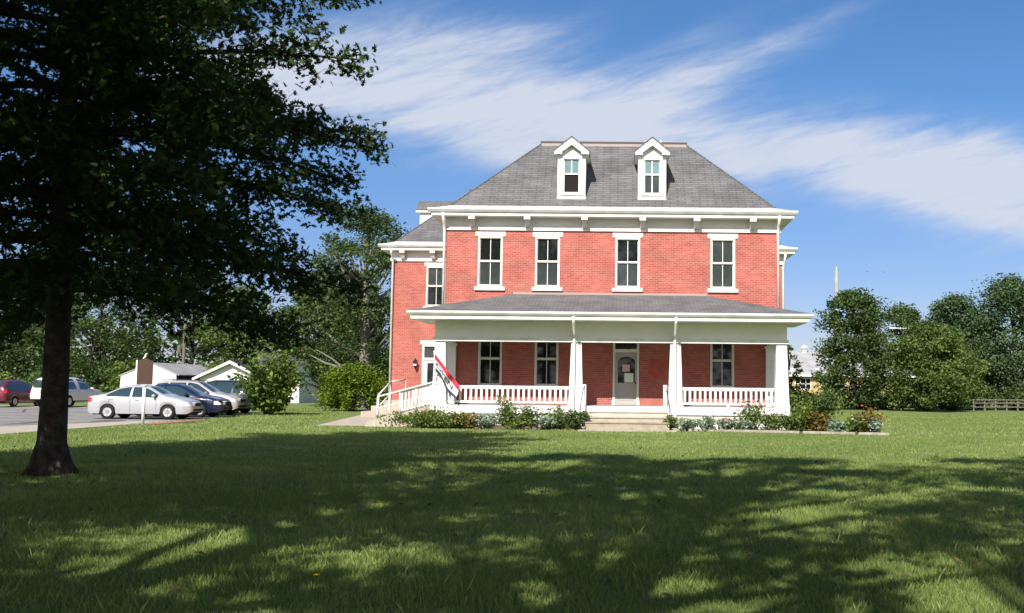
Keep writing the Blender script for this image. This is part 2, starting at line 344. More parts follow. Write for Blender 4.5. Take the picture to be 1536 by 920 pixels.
def asph_b(t, b, vec):
    a = noise(t, vec, .35, 6, .65); f = noise(t, vec, 30, 3, .6)
    c = mixc(t, ramp(t, a, .35, .65), (.20, .19, .18), (.30, .28, .26)); c = mixc(t, M2(t, 'MULTIPLY', f, .4), c, (.14, .13, .125))
    cr = N(t, 'ShaderNodeTexVoronoi', feature='DISTANCE_TO_EDGE', i={'Scale': .16}); nn = N(t, 'ShaderNodeTexNoise', i={'Scale': .8, 'Detail': 6.0})
    t.links.new(vec, nn.inputs['Vector']); t.links.new(mixc(t, .25, vec, nn.outputs['Color'], 'ADD'), cr.inputs['Vector'])
    c = mixc(t, M2(t, 'MULTIPLY', M2(t, 'LESS_THAN', cr.outputs['Distance'], .012), .7), c, (.05, .055, .03))
    t.links.new(c, b.inputs['Base Color'])
MT['asphalt'] = gmat('worn_asphalt', asph_b)
struct(MB().add([(-2500, -1500, 0), (2500, -1500, 0), (2500, 3000, 0), (-2500, 3000, 0)], [(0, 1, 2, 3)]).build('lawn', 'lawn'))
def sheet(name, pts, z, m):
    return struct(MB().poly([(x, y, z) for x, y in pts]).build(name, m))
sheet('parking_lot', [(-75, 22), (-25, 22), (-19.9, 41.4), (-18.45, 41.4), (-18.45, 46), (-20.3, 55.5), (-22, 61), (-28, 61.5), (-75, 60)], .006, 'asphalt')
sheet('sidewalk', [(-18.46, 22), (-18.45, 41.3), (-19.95, 41.3), (-24.9, 22)], .010, 'concrete')
sheet('brick_paving', [(-17.5, 38.1), (-17.75, 43.9), (-18.4, 44.6), (-18.4, 38.9)], .014, 'paver')
sheet('driveway', [(-75, 60.5), (-28, 62), (-27, 66), (-75, 64.5)], .010, 'concrete')
sheet('path', [(-11.5, 38.5), (-8.75, 38.75), (-8.75, 40.6), (-9.9, 44.5), (-11.0, 50), (-13.0, 55.5), (-13.7, 55.5)], .012, 'concrete')

# ------------------------------------------------------------------ the brick house
HY = 40.4
house = thing('brick_house', 'two storey red brick house with grey hip roof, dormers and white front porch', 'house', (0, HY, 0))
H = house
def wall_front(mb, x0, x1, z0, z1, y, holes, depth=.14):
    """front wall facing -y with real openings and reveals"""
    xs = sorted({x0, x1}|{h[0] for h in holes}|{h[1] for h in holes}); zs = sorted({z0, z1}|{h[2] for h in holes}|{h[3] for h in holes})
    for i in range(len(xs)-1):
        for j in range(len(zs)-1):
            cx, cz = (xs[i]+xs[i+1])/2, (zs[j]+zs[j+1])/2
            if any(h[0] < cx < h[1] and h[2] < cz < h[3] for h in holes): continue
            mb.poly([(xs[i], y, zs[j]), (xs[i+1], y, zs[j]), (xs[i+1], y, zs[j+1]), (xs[i], y, zs[j+1])])
    for a, b, c, d in holes:
        mb.poly([(a, y, c), (a, y, d), (a, y+depth, d), (a, y+depth, c)]); mb.poly([(b, y, c), (b, y+depth, c), (b, y+depth, d), (b, y, d)])
        mb.poly([(a, y, d), (b, y, d), (b, y+depth, d), (a, y+depth, d)]); mb.poly([(a, y, c), (a, y+depth, c), (b, y+depth, c), (b, y, c)])
def window(par, xc, y, z0, z1, w, glass=('glass', 'glass'), lintel=True, sill=True, mun=(True, True), rail=None):
    a, b = xc-w/2, xc+w/2; f = MB(); c = .068
    f.box(a, a+c, y-.025, y+.11, z0, z1).box(b-c, b, y-.025, y+.11, z0, z1).box(a+c, b-c, y-.025, y+.11, z1-c, z1).box(a+c, b-c, y-.022, y+.11, z0, z0+.07)
    zr = rail if rail else (z0+z1)/2+.02; s = .026
    f.box(a+c, b-c, y+.03, y+.10, zr-.024, zr+.024)
    for k, (lo, hi) in enumerate(((zr+.024, z1-c), (z0+.07, zr-.024))):
        yy = y+.045+.025*k
        f.box(a+c, a+c+s, yy, yy+.04, lo, hi).box(b-c-s, b-c, yy, yy+.04, lo, hi).box(a+c+s, b-c-s, yy, yy+.04, hi-s, hi).box(a+c+s, b-c-s, yy, yy+.04, lo, lo+s)
        if mun[k]: f.box(xc-.014, xc+.014, yy+.002, yy+.038, lo+s, hi-s)
    o = f.build('window', 'frame', par)
    for k, (lo, hi) in enumerate(((zr, z1-c), (z0+.05, zr))):
        g = MB().box(a+c, b-c, y+.066+.025*k, y+.074+.025*k, lo, hi).build('pane', glass[k], o)
    if lintel: MB().box(xc-w/2-.12, xc+w/2+.12, y-.035, y+.09, z1+.003, z1+.19).build('lintel', 'stone', o, bevel=.008)
    if sill: MB().box(xc-w/2-.12, xc+w/2+.12, y-.09, y+.09, z0-.15, z0-.003).build('sill', 'white', o, bevel=.008)
    return o
X0, X1, WZ = -6.97, 6.59, 8.4
UPW = [-5.16, -2.83, .43, 4.30]; LOW = [-5.09, -2.81, 4.28]
holes = [(x-.5, x+.5, 5.60, 7.66) for x in UPW]+[(x-.48, x+.48, 1.6, 3.85) for x in LOW]+[(-.13, .92, .86, 3.62)]
mb = MB(); wall_front(mb, X0, X1, 0, WZ, 0, holes)
mb.poly([(X0, 10.5, 0), (X0, 0, 0), (X0, 0, WZ), (X0, 10.5, WZ)]); mb.poly([(X1, 0, 0), (X1, 10.5, 0), (X1, 10.5, WZ), (X1, 0, WZ)])
mb.build('wall', 'brick', H)
# dark rooms behind the openings are closed by the panes themselves
WX0, WX1, WY, WD = -11.52, 8.54, 10.5, 9.2
wh = [(-9.74, -8.74, 5.6, 7.66), (-9.86, -8.98, .86, 3.66)]
mb = MB(); wall_front(mb, WX0, X0, 0, WZ, WY, wh)
mb.poly([(X1, WY, 0), (WX1, WY, 0), (WX1, WY, WZ), (X1, WY, WZ)])
mb.poly([(WX0, WY+WD, 0), (WX0, WY, 0), (WX0, WY, WZ), (WX0, WY+WD, WZ)]); mb.poly([(WX1, WY, 0), (WX1, WY+WD, 0), (WX1, WY+WD, WZ), (WX1, WY, WZ)])
mb.poly([(WX1, WY+WD, 0), (WX0, WY+WD, 0), (WX0, WY+WD, WZ), (WX1, WY+WD, WZ)])
mb.build('wing_wall', 'brick', H)
for i, x in enumerate(UPW): window(H, x, 0, 5.60, 7.66, 1.0, ('glass_b', 'glass_b') if i == 3 else ('glass', 'glass_b' if i < 3 else 'glass'))
for i, x in enumerate(LOW): window(H, x, 0, 1.6, 3.85, .96, ('glass', 'glass'), True, True, (True, True), 2.70)
window(H, -9.24, WY, 5.6, 7.66, 1.0, ('glass_b', 'glass'))
# friezes, bands, cornices, gutters
def cornice(x0, x1, y0, y1, ov, back=True, hide=None):
    """frieze board, lit lower band, soffit, fascia and gutter round a block; returns nothing"""
    segs = [(x0, x1, y0, 'f'), (y0, y1, x0, 'l'), (y0, y1, x1, 'r')]
    fr, bd, sf, gt, fl = MB(), MB(), MB(), MB(), MB()
    for a, b, c, k in segs:
        if k == 'f':
            fr.box(a-.03, b+.03, c-.03, c+.1, 8.10, 8.42); bd.box(a-.07, b+.07, c-.07, c+.1, 7.91, 8.097)
            sf.box(a-ov+.06, b+ov-.06, c-ov+.06, c+.05, 8.425, 8.47)
            gt.box(a-ov+.03, b+ov-.03, c-ov+.03, c-ov+.058, 8.43, 8.56)
            gt.prism([(c-ov+.05, 8.56), (c-ov-.03, 8.57), (c-ov-.10, 8.66), (c-ov-.11, 8.72), (c-ov+.05, 8.72)][::-1], 'x', a-ov-.11, b+ov+.11)
        else:
            sg = -1 if k == 'l' else 1
            fr.box(c+sg*.03, c-sg*.1, y0+.11, b, 8.10, 8.42); bd.box(c+sg*.07, c-sg*.1, y0+.11, b, 7.91, 8.097)
            sf.box(c+sg*(ov-.06), c-sg*.05, y0+.06, b, 8.425, 8.47)
            gt.box(c+sg*(ov-.03), c+sg*(ov-.058), y0-ov+.062, b, 8.43, 8.56)
            pr = [(c+sg*(ov-.05), 8.56), (c+sg*(ov+.03), 8.57), (c+sg*(ov+.10), 8.66), (c+sg*(ov+.11), 8.72), (c+sg*(ov-.05), 8.72)]
            gt.prism(pr if sg > 0 else pr[::-1], 'y', y0-ov+.052, b)
    # low sloped metal roof edge
    i = -.12
    A = [(x0-ov, y0-ov), (x1+ov, y0-ov), (x1+ov, y1), (x0-ov, y1)]; B = [(x0-i*0+.12, y0+.12), (x1-.12, y0+.12), (x1-.12, y1), (x0+.12, y1)]
    zA, zB = 8.715, 8.95
    fl.poly([A[0]+(zA,), A[1]+(zA,), B[1]+(zB,), B[0]+(zB,)]); fl.poly([A[1]+(zA,), A[2]+(zA,), B[2]+(zB,), B[1]+(zB,)]); fl.poly([A[3]+(zA,), A[0]+(zA,), B[0]+(zB,), B[3]+(zB,)])
    fr.build('frieze', 'grey_trim', H); bd.build('frieze_band', 'white', H); sf.build('soffit', 'grey_trim', H); gt.build('gutter', 'white', H, bevel=.006); fl.build('roof_edge', 'flash', H)
cornice(X0, X1, 0, WY-.15, .56)
cornice(WX0, WX1, WY, WY+WD, .51)
def truncated_hip(x0, x1, y0, y1, zb, rise, name):
    mb = MB(); r = rise
    a = [(x0, y0), (x1, y0), (x1, y1), (x0, y1)]; b = [(x0+r, y0+r), (x1-r, y0+r), (x1-r, y1-r), (x0+r, y1-r)]
    for i in range(4):
        j = (i+1) % 4; mb.poly([a[i]+(zb,), a[j]+(zb,), b[j]+(zb+rise,), b[i]+(zb+rise,)])
    mb.poly([p+(zb+rise,) for p in b]); o = mb.build(name, 'shingle', H)
    cp = MB(); x0_, y0_, x1_, y1_ = b[0][0], b[0][1], b[2][0], b[2][1]
    cp.box(x0_-.06, x1_+.06, y0_-.07, y1_+.07, zb+rise+.0, zb+rise+.10)
    cp.build('ridge_cap', 'cap', o)
    fl = MB(); fl.box(x0_-.02, x1_+.02, y0_-.12, y0_-.075, zb+rise-.15, zb+rise-.01); fl.build('ridge_flashing', 'capl', o)
    for sx, xa, xb in ((1, x0, x0+r), (-1, x1, x1-r)):
        MB().tube([(xa, y0, zb+.01), (xb, y0+r, zb+rise+.01)], .035, 6).build('hip_cap', 'shingle', o)
    return o
mroof = truncated_hip(X0+.12, X1-.12, .12, 10.9, 8.95, 3.45, 'roof')
truncated_hip(WX0+.12, WX1-.12, WY+.12, WY+WD-.12, 8.94, 3.3, 'wing_roof')
MB().lathe([(.045, 0), (.045, .32), (0, .32)], (1.93, 4.2, 12.42), 10).build('vent_pipe', 'white', mroof)
# brackets under the eaves
for x in (-5.89, -3.65, -1.33, 1.02, 3.21, 5.48):
    MB().box(x-.13, x+.13, -.51, -.075, 8.30, 8.42).prism([(-.40, 8.296), (-.20, 8.03), (-.075, 8.03), (-.075, 8.296)][::-1], 'x', x-.10, x+.10).build('bracket', 'white', H)
for x in (-10.95, -9.4):
    MB().box(x-.13, x+.13, WY-.455, WY-.075, 8.30, 8.42).prism([(WY-.40, 8.296), (WY-.20, 8.03), (WY-.075, 8.03), (WY-.075, 8.296)][::-1], 'x', x-.10, x+.10).build('bracket', 'white', H)
# dormers
def dormer(name_label, xc, open_lower):
    yf = .52; a, b, zb, ze, zp = xc-.58, xc+.58, 9.33, 11.14, 11.94
    d = MB(); gx0, gx1, gz0, gz1 = xc-.33, xc+.33, 9.6, 11.02
    # front with opening, gable, cheeks
    wall_front(d, a, b, zb, ze, yf, [(gx0, gx1, gz0, gz1)], .1)
    d.poly([(a, yf, ze), (b, yf, ze), (b, yf, 11.33), (xc, yf, 11.80), (a, yf, 11.33)])
    d.poly([(a, yf+2.6, zb), (a, yf, zb), (a, yf, 11.33), (a, yf+2.6, 11.33)]); d.poly([(b, yf, zb), (b, yf+2.6, zb), (b, yf+2.6, 11.33), (b, yf, 11.33)])
    d.box(gx0-.1, gx0-.003, yf-.02, yf-.001, gz0, gz1+.1).box(gx1+.003, gx1+.1, yf-.02, yf-.001, gz0, gz1+.1).box(gx0-.003, gx1+.003, yf-.02, yf-.001, gz1+.003, gz1+.1).box(gx0-.14, gx1+.14, yf-.06, yf-.001, gz0-.09, gz0-.003)
    d.box(a-.01, b+.01, yf-.03, yf-.001, zb, zb+.1)
    o = d.build('dormer', 'white', H); 
    if name_label: o['label'] = name_label
    # roof: two slabs with thick white rakes
    zr = MB(); hw = .74; sl = (zp-11.14)/hw; ov = .17; L = 2.75
    for sg in (-1, 1):
        e = xc+sg*hw
        q = [(e, 11.28), (e, 11.36), (xc, zp+.02), (xc, zp-.06)]
        zr.prism(q[::-1] if sg < 0 else q, 'y', yf-ov, yf+L)
    zr.build('dormer_roof', 'shingle', o)
    rk = MB()
    for sg in (-1, 1):
        e = xc+sg*(hw-.02)
        q = [(e, 11.28), (xc, zp-.07), (xc, zp-.36), (xc+sg*.40, 11.29), (xc+sg*.40, 11.19), (e, 11.19)]
        rk.prism(q if sg < 0 else q[::-1], 'y', yf-ov-.03, yf-ov+.05)
        rk.box(xc+sg*.585, e, yf-ov+.052, yf+L*.80, 11.20, 11.275)
    rk.build('rake_board', 'white', o)
    zm = 10.40; sh = MB()
    sh.box(gx0+.002, gx1-.002, yf+.04, yf+.09, zm-.03, zm+.03); sh.box(xc-.02, xc+.02, yf+.045, yf+.085, zm+.03, gz1-.03)
    for q in (gx0+.002, gx1-.037): sh.box(q, q+.035, yf+.05, yf+.088, gz0+.002, gz1-.002)
    sh.box(gx0+.037, gx1-.037, yf+.05, yf+.088, gz1-.03, gz1-.002)
    if not open_lower: sh.box(xc-.02, xc+.02, yf+.047, yf+.083, gz0+.03, zm-.03)
    sh.box(gx0+.037, gx1-.037, yf+.05, yf+.088, gz0+.002, gz0+.035)
    sh.build('sash', 'white', o)
    MB().box(gx0, gx1, yf+.07, yf+.08, zm, gz1).build('pane', 'glass_t', o)
    MB().box(gx0, gx1, yf+.092, yf+.10, gz0, zm).build('pane', 'dark' if open_lower else 'glass_b', o)
    return o
dormer('white gabled dormer with its lower sash dark and open', -1.925, True)
dormer('white gabled dormer with four even panes', 1.42, False)
# the wing's side dormer faces left: same pieces turned
yc = 15.4; xf = WX0+.5
d = MB(); d.box(xf, xf+2.4, yc-.58, yc+.58, 9.33, 11.14); d.prism([(yc-.58, 11.14), (yc+.58, 11.14), (yc+.58, 11.34), (yc, 11.8), (yc-.58, 11.34)], 'x', xf, xf+2.4)
wd = d.build('dormer', 'white', H); wd['label'] = 'white gabled dormer on the wing roof seen from its side'
r_ = MB()
for sg in (-1, 1):
    q = [(yc+sg*.74, 11.28), (yc+sg*.74, 11.36), (yc, 11.96), (yc, 11.88)]
    r_.prism(q if sg < 0 else q[::-1], 'x', xf-.17, xf+2.6)
r_.build('dormer_roof', 'shingle', wd)
for sg in (-1, 1): MB().box(xf-.2, xf+2.0, yc+sg*.585, yc+sg*.76, 11.18, 11.275).build('eave_board', 'white', wd)
# ---- porch
PX0, PX1, PY = -6.98, 6.57, -2.45
dk = MB().box(PX0+.02, PX1-.02, PY+.02, -.004, .80, .87); dk.build('porch_floor', 'deck', H)
MB().box(PX0, -1.06, PY-.03, PY+.018, .56, .872).box(1.93, PX1, PY-.03, PY+.018, .56, .872).box(-1.06, 1.93, PY-.03, PY+.018, .69, .872).box(PX0-.02, PX0+.018, PY+.02, -.01, .56, .872).box(PX1-.018, PX1+.02, PY+.02, -.01, .56, .872).build('porch_skirt', 'white', H)
for a_, b_, c_ in ((PX0+.05, -1.1, PX0+.05), (1.97, PX1-.05, PX1-.3)): MB().box(a_, b_, PY+.03, PY+.25, 0, .556).box(c_, c_+.25, PY+.249, -.01, 0, .555).build('porch_foundation', 'stone', H)
for k, (zt, yd) in enumerate(((.69, -2.80), (.49, -3.12), (.31, -3.44))):
    yb_ = PY-.034 if k == 0 else [-2.80, -3.12][k-1]-.002
    MB().box(-1.06-.03*k, 1.93+.03*k, yd, yb_, 0, zt-.05).box(-1.075-.03*k, 1.945+.03*k, yd-.035, yb_, zt-.05, zt).build('step', ['step', 'step2', 'step3'][k], H, bevel=.008)
MB().box(-1.35, 2.2, -4.1, -3.45, 0, .03).build('step_slab', 'concrete', H)
COLX = [-6.70, -1.52, 2.26, 6.30]
for x in COLX:
    c = MB().frustum(x, -2.16, .872, 3.27, .275, .255, .195, .19).box(x-.3, x+.3, -2.43, -1.89, .872, .94)
    c.build('porch_column', 'white', H, bevel=.008)
for x in (-6.66, 6.23): MB().box(x-.2, x+.2, -.14, -.003, .872, 3.2).box(x-.25, x+.25, -.18, -.003, 3.2, 3.28).build('pilaster', 'grey_trim', H)
MB().box(PX0+.02, PX1-.02, -2.42, -1.90, 3.28, 3.44).box(PX0+.02, PX0+.5, -1.897, -.005, 3.28, 3.44).box(PX1-.5, PX1-.02, -1.897, -.005, 3.28, 3.44).build('porch_beam', 'white', H)
MB().box(PX0+.07, PX1-.07, -2.36, -1.95, 3.443, 4.06).box(PX0+.07, PX0+.4, -1.947, -.006, 3.443, 4.06).box(PX1-.4, PX1-.07, -1.947, -.006, 3.443, 4.06).build('porch_frieze', 'grey_trim', H)
MB().box(PX0+.41, PX1-.41, -1.94, -.01, 3.55, 3.6).build('porch_ceiling', 'grey_trim', H)
EX0, EX1, EY = -7.70, 7.22, -3.30
MB().box(EX0+.05, EX1-.05, EY+.05, -.01, 4.062, 4.10).build('porch_soffit', 'grey_trim', H)
g = MB(); g.box(EX0+.03, EX1-.03, EY+.02, EY+.048, 4.064, 4.20); g.prism([(EY+.04, 4.2), (EY-.03, 4.21), (EY-.10, 4.29), (EY-.11, 4.36), (EY+.04, 4.36)][::-1], 'x', EX0-.10, EX1+.10)
for sg, c in ((-1, EX0), (1, EX1)):
    g.box(c+sg*-.03, c-sg*.058, EY+.05, -.02, 4.064, 4.20)
    pr = [(c-sg*.04, 4.2), (c+sg*.03, 4.21), (c+sg*.10, 4.29), (c+sg*.11, 4.36), (c-sg*.04, 4.36)]; g.prism(pr if sg > 0 else pr[::-1], 'y', EY+.042, -.02)
g.build('porch_gutter', 'white', H, bevel=.006)
TZ = 5.32; a, b, c, d_ = (EX0-.08, EY-.08, 4.365), (EX1+.08, EY-.08, 4.365), (3.65, -.005, TZ), (-4.2, -.005, TZ)
e, f = (EX0-.08, -.005, 4.365), (EX1+.08, -.005, 4.365)
pr = MB(); pr.poly([a, b, c, d_]); pr.poly([e, a, d_]); pr.poly([b, f, c]); pr.poly([a, (a[0], a[1], 4.33), (b[0], b[1], 4.33), b])
por = pr.build('porch_roof', 'shingle2', H)
MB().box(-4.2, 3.65, -.06, -.003, TZ-.02, TZ+.06).build('roof_flashing', 'capl', por)
def balustrade(x0, x1, n):
    y = -2.18; o = MB().box(x0, x1, y-.05, y+.05, 1.53, 1.605).box(x0, x1, y-.035, y+.035, 1.485, 1.528).build('balustrade', 'white', H)
    MB().box(x0, x1, y-.035, y+.035, .95, 1.03).box((x0+x1)/2-.05, (x0+x1)/2+.05, y-.04, y+.04, .874, .948).build('bottom_rail', 'white', o)
    first = None
    for i in range(n):
        x = x0+(i+.5)*(x1-x0)/n
        if first is None: first = MB().box(-.043, .043, -.022, .022, 1.032, 1.483).build('baluster', 'white', o); q = first
        else: q = first.copy(); COL.objects.link(q); q.parent = o
        q.location = (x, y, 0)
balustrade(-6.42, -1.80, 23); balustrade(2.53, 6.02, 18)
# front door
dr = MB(); y = 0
dr.box(-.13, -.045, -.03, .1, .872, 3.62).box(.835, .92, -.03, .1, .872, 3.62).box(-.045, .835, -.03, .1, 3.54, 3.62).box(-.045, .835, -.02, .1, 2.99, 3.12)
dfr = dr.build('door_frame', 'frame', H)
MB().box(-.045, .835, .05, .06, 3.12, 3.54).build('transom_pane', 'glass', dfr)
dr = MB(); gx0, gx1, gz0, gz1 = .07, .76, 1.76, 2.62
dr.box(-.04, gx0, .03, .075, .875, 2.985).box(gx1, .83, .03, .075, .875, 2.985).box(gx0, gx1, .03, .075, 1.60, gz0)
dr.box(gx0, gx1, .03, .075, .875, 1.0).box(gx0, gx1, .045, .07, 1.0, 1.6).box(gx0+.06, gx1-.06, .035, .045, 1.06, 1.30).box(gx0+.06, gx1-.06, .035, .045, 1.36, 1.56)
arc = [(gx1, gz1), (gx1, 2.985), (gx0, 2.985), (gx0, gz1)]+[((gx0+gx1)/2-(gx1-gx0)/2*cos(t), gz1+.2*sin(t)) for t in np.linspace(0.12, pi-.12, 9)]
dr.prism(arc[::-1], 'y', .03, .075)
door = dr.build('door', 'door', H)
MB().box(gx0-.01, gx1+.01, .055, .06, gz0-.01, gz1+.22).build('pane', 'glass', door)
MB().box(.25, .55, .048, .052, 2.22, 2.5).build('notice', 'paperr', door); MB().box(.34, .70, .046, .050, 1.78, 2.16).build('notice', 'paper', door)
MB().lathe([(0, -.0), (.03, -.005), (.035, -.04), (0, -.06)], (.79, .03, 1.75), 10, axis='y').build('door_knob', 'iron', door)
MB().box(-.16, -.045, -.045, -.031, .872, 1.05).box(.835, .95, -.045, -.031, .872, 1.05).build('plinth_block', 'white', dfr)
MB().poly([(1.3, -.004, 1.9), (1.95, -.004, 1.9), (1.95, -.004, 2.75), (1.3, -.004, 2.75)]).build('paint_patch', 'redpaint', H)
MB().lathe([(0, 3.36), (.07, 3.38), (.10, 3.44), (.08, 3.52), (.05, 3.55), (0, 3.55)], (-4.2, -1.2, 0), 14).build('porch_lamp', 'white', H, True)
# newel boards and iron handrails beside the steps
for x in (-1.19, 1.86):
    nw = MB().box(x-.07, x+.07, -2.62, -2.49, .3, 1.68).build('newel_post', 'white', H, bevel=.006)
    s_ = -1 if x < 0 else 1
    MB().tube([(x, -2.63, 1.62), (x+s_*.05, -2.95, 1.4), (x+s_*.1, -3.3, 1.0), (x+s_*.13, -3.46, .6), (x+s_*.13, -3.48, .02)], .016, 6).build('handrail', 'iron', H, True)
# downspouts
def spout(pts, r=.06): MB().tube(pts, r, 8).build('downspout', 'white', H, True)
spout([(-1.60, -3.28, 4.22), (-1.60, -3.2, 3.98), (-1.60, -2.5, 3.6), (-1.60, -2.46, 3.35), (-1.62, -2.52, .5), (-1.62, -2.7, .3)])
spout([(2.22, -3.28, 4.22), (2.22, -3.2, 3.98), (2.22, -2.5, 3.6), (2.22, -2.46, 3.35), (2.24, -2.52, .5), (2.24, -2.7, .3)])
spout([(WX0+.06, WY-.66, 8.45), (WX0+.06, WY-.35, 8.2), (WX0+.06, WY-.1, 7.9), (WX0+.06, WY-.06, .3)]); spout([(X0-.06, -.6, 8.5), (X0-.06, -.25, 8.2), (X0-.06, -.06, 7.8), (X0-.06, -.06, 4.7)])
spout([(X1-.05, -.6, 8.5), (X1-.05, -.25, 8.2), (X1-.05, -.08, 7.9), (X1-.05, -.06, 4.6)]); spout([(WX1+.02, WY-.5, 8.45), (WX1+.02, WY-.2, 8.1), (WX1-.04, WY-.06, 7.8), (WX1-.04, WY-.06, .2)])
# side door in the wing, its lantern
sd = MB(); sd.box(-9.86, -9.76, WY-.03, WY+.1, .86, 3.66).box(-9.08, -8.98, WY-.03, WY+.1, .86, 3.66).box(-9.76, -9.08, WY-.03, WY+.1, 3.56, 3.66).box(-9.76, -9.08, WY-.02, WY+.1, 2.86, 2.98)
sdf = sd.build('door_frame', 'white', H); MB().box(-9.98, -8.86, WY-.04, WY+.1, 3.664, 3.86).build('lintel', 'stone', sdf); MB().box(-9.76, -9.08, WY+.05, WY+.06, 2.98, 3.56).build('transom_pane', 'glass_b', sdf)
sd = MB().box(-9.755, -9.60, WY+.03, WY+.07, .87, 2.855).box(-9.24, -9.085, WY+.03, WY+.07, .87, 2.855).box(-9.60, -9.24, WY+.03, WY+.07, 2.72, 2.855).box(-9.60, -9.24, WY+.03, WY+.07, .87, 1.62)
sdo = sd.build('door', 'white', H); MB().box(-9.60, -9.24, WY+.05, WY+.06, 1.62, 2.72).build('pane', 'glass', sdo)
ln = MB().tube([(-10.17, WY, 2.75), (-10.17, WY-.13, 2.92), (-10.17, WY-.24, 2.86)], .018, 6).lathe([(0, 2.98), (.03, 2.9), (.12, 2.80), (.11, 2.79), (.085, 2.55), (.06, 2.5), (.02, 2.42), (0, 2.40)], (-10.17, WY-.24, 0), 8)
ln.box(-10.24, -10.1, WY-.02, WY-.002, 2.55, 2.85); lno = ln.build('wall_lantern', 'iron', H); MB().lathe([(0, 2.76), (.102, 2.77), (.092, 2.57), (0, 2.56)], (-10.17, WY-.24, 0), 8).build('lantern_glass', 'lamp', lno)
# ramp to the porch, with rails; small stair by the wing door
ra = MB(); ra.prism([(-9.6, 0), (-7.0, 0), (-7.0, .86), (-9.5, .22), (-9.6, .05)], 'y', -1.9, -.5); ra.build('ramp', 'concrete', H)
def railing(p, q, n, h, name='ramp_railing', mid=.5, rr=.032):
    p, q = Vector(p), Vector(q); up = Vector((0, 0, h)); o = MB().tube([p+up, q+up], rr, 8).tube([p+up*mid, q+up*mid], rr*.8, 8).build(name, 'white', H, True)
    for i in range(n):
        c = p.lerp(q, i/(n-1)); MB().tube([c+Vector((0, 0, -.05)), c+up], rr*1.15, 8).build('post', 'white', o, True)
    return o
railing((-9.45, -.52, .2), (-7.1, -.52, .84), 6, .92)
o = railing((-8.25, -1.92, .5), (-7.05, -1.92, .82), 3, .80, mid=.12, rr=.05)
for i in range(9):
    t = (i+.5)/9; x = -8.25+1.2*t; z = .5+.32*t; MB().box(x-.03, x+.03, -1.95, -1.89, z+.1, z+.76).build('baluster', 'white', o)
MB().box(-8.3, -7.0, -2.0, -1.84, -.01, .025).build('hand_board', 'wood', o).matrix_local = Matrix.Translation((-7.65, -1.92, 1.485)) @ Matrix.Rotation(-.2606, 4, 'Y') @ Matrix.Translation((7.65, 1.92, 0))
st_ = MB(); st_.box(-11.4, -8.9, WY-1.6, WY-.01, 0, .84).box(-12.0, -11.403, WY-1.6, WY-.01, 0, .56).box(-12.5, -12.003, WY-1.6, WY-.01, 0, .28); st_.build('side_landing', 'concrete', H)
railing((-9.62, .3, .2), (-9.55, 2.2, .75), 2, .98); railing((-9.55, 2.2, .75), (-9.2, 3.4, .84), 2, .98)

# ------------------------------------------------------------------ open flag on the porch column
fl = thing('flag', 'red, white and navy OPEN banner hanging from the porch corner column', 'flag', (-6.82, HY-2.42, 1.72))
MB().tube([(.02, .02, -.02), (.0, -.18, .5), (-.02, -.42, 1.12)], .016, 8).lathe([(0, 1.16), (.03, 1.14), (.03, 1.11), (0, 1.09)], (-.02, -.42, 0), 8).build('flag_pole', 'white', fl, True)
MB().box(-.03, .07, -.005, .04, -.09, .06).build('pole_bracket', 'galv', fl)
def flagp(u, v):
    hx, hy, hz = -.02, -.40+.25*v, 1.10-.68*v
    tx = (.62-.10*v)*1.55*u; tz = -(.80+.02*v)*1.58*u
    fold = .10*sin(u*9+v*2.2)*u + .05*sin(u*17+1+v*4)*u
    return (hx+tx-.13*v*u*sin(3*u)+.06*sin(u*6.5)*v, hy+.25*u+fold-.12*v*u, hz+tz+.36*v*u*(1-.35*u))
n1, n2 = 30, 15; gm = MB()
vs = [flagp(i/n1, j/n2) for j in range(n2+1) for i in range(n1+1)]
for j in range(n2):
    for i in range(n1):
        gm.f.append((j*(n1+1)+i, j*(n1+1)+i+1, (j+1)*(n1+1)+i+1, (j+1)*(n1+1)+i)); gm.m.append(0 if j < 5 else 1 if j < 12 else 2)
gm.v = vs; cloth = gm.build('cloth', ['fr', 'fw', 'fb'], fl, True)
tcv = bpy.data.curves.new('txt', 'FONT'); tcv.body = 'OPEN'; tcv.align_x = 'CENTER'; tcv.align_y = 'CENTER'; tcv.resolution_u = 3; tcv.size = 1; tcv.offset = .02
to = bpy.data.objects.new('txt', tcv); COL.objects.link(to); dg = bpy.context.evaluated_depsgraph_get(); tm = to.evaluated_get(dg).to_mesh()
tv = [v.co.copy() for v in tm.vertices]; tf = [tuple(p.vertices) for p in tm.polygons]; to.evaluated_get(dg).to_mesh_clear(); bpy.data.objects.remove(to)
mxx = max(abs(v.x) for v in tv); mxy = max(abs(v.y) for v in tv); lm = MB()
for sg in (-1, 1):
    vv = []
    for v in tv:
        u_, v_ = .45+v.x/mxx*.40, .56-v.y/mxy*.17
        p = Vector(flagp(u_, v_)); n = (Vector(flagp(u_+.01, v_))-p).cross(Vector(flagp(u_, v_+.01))-p).normalized(); vv.append(tuple(p+n*.006*sg))
    lm.add(vv, tf)
lm.build('lettering', 'fb', cloth)

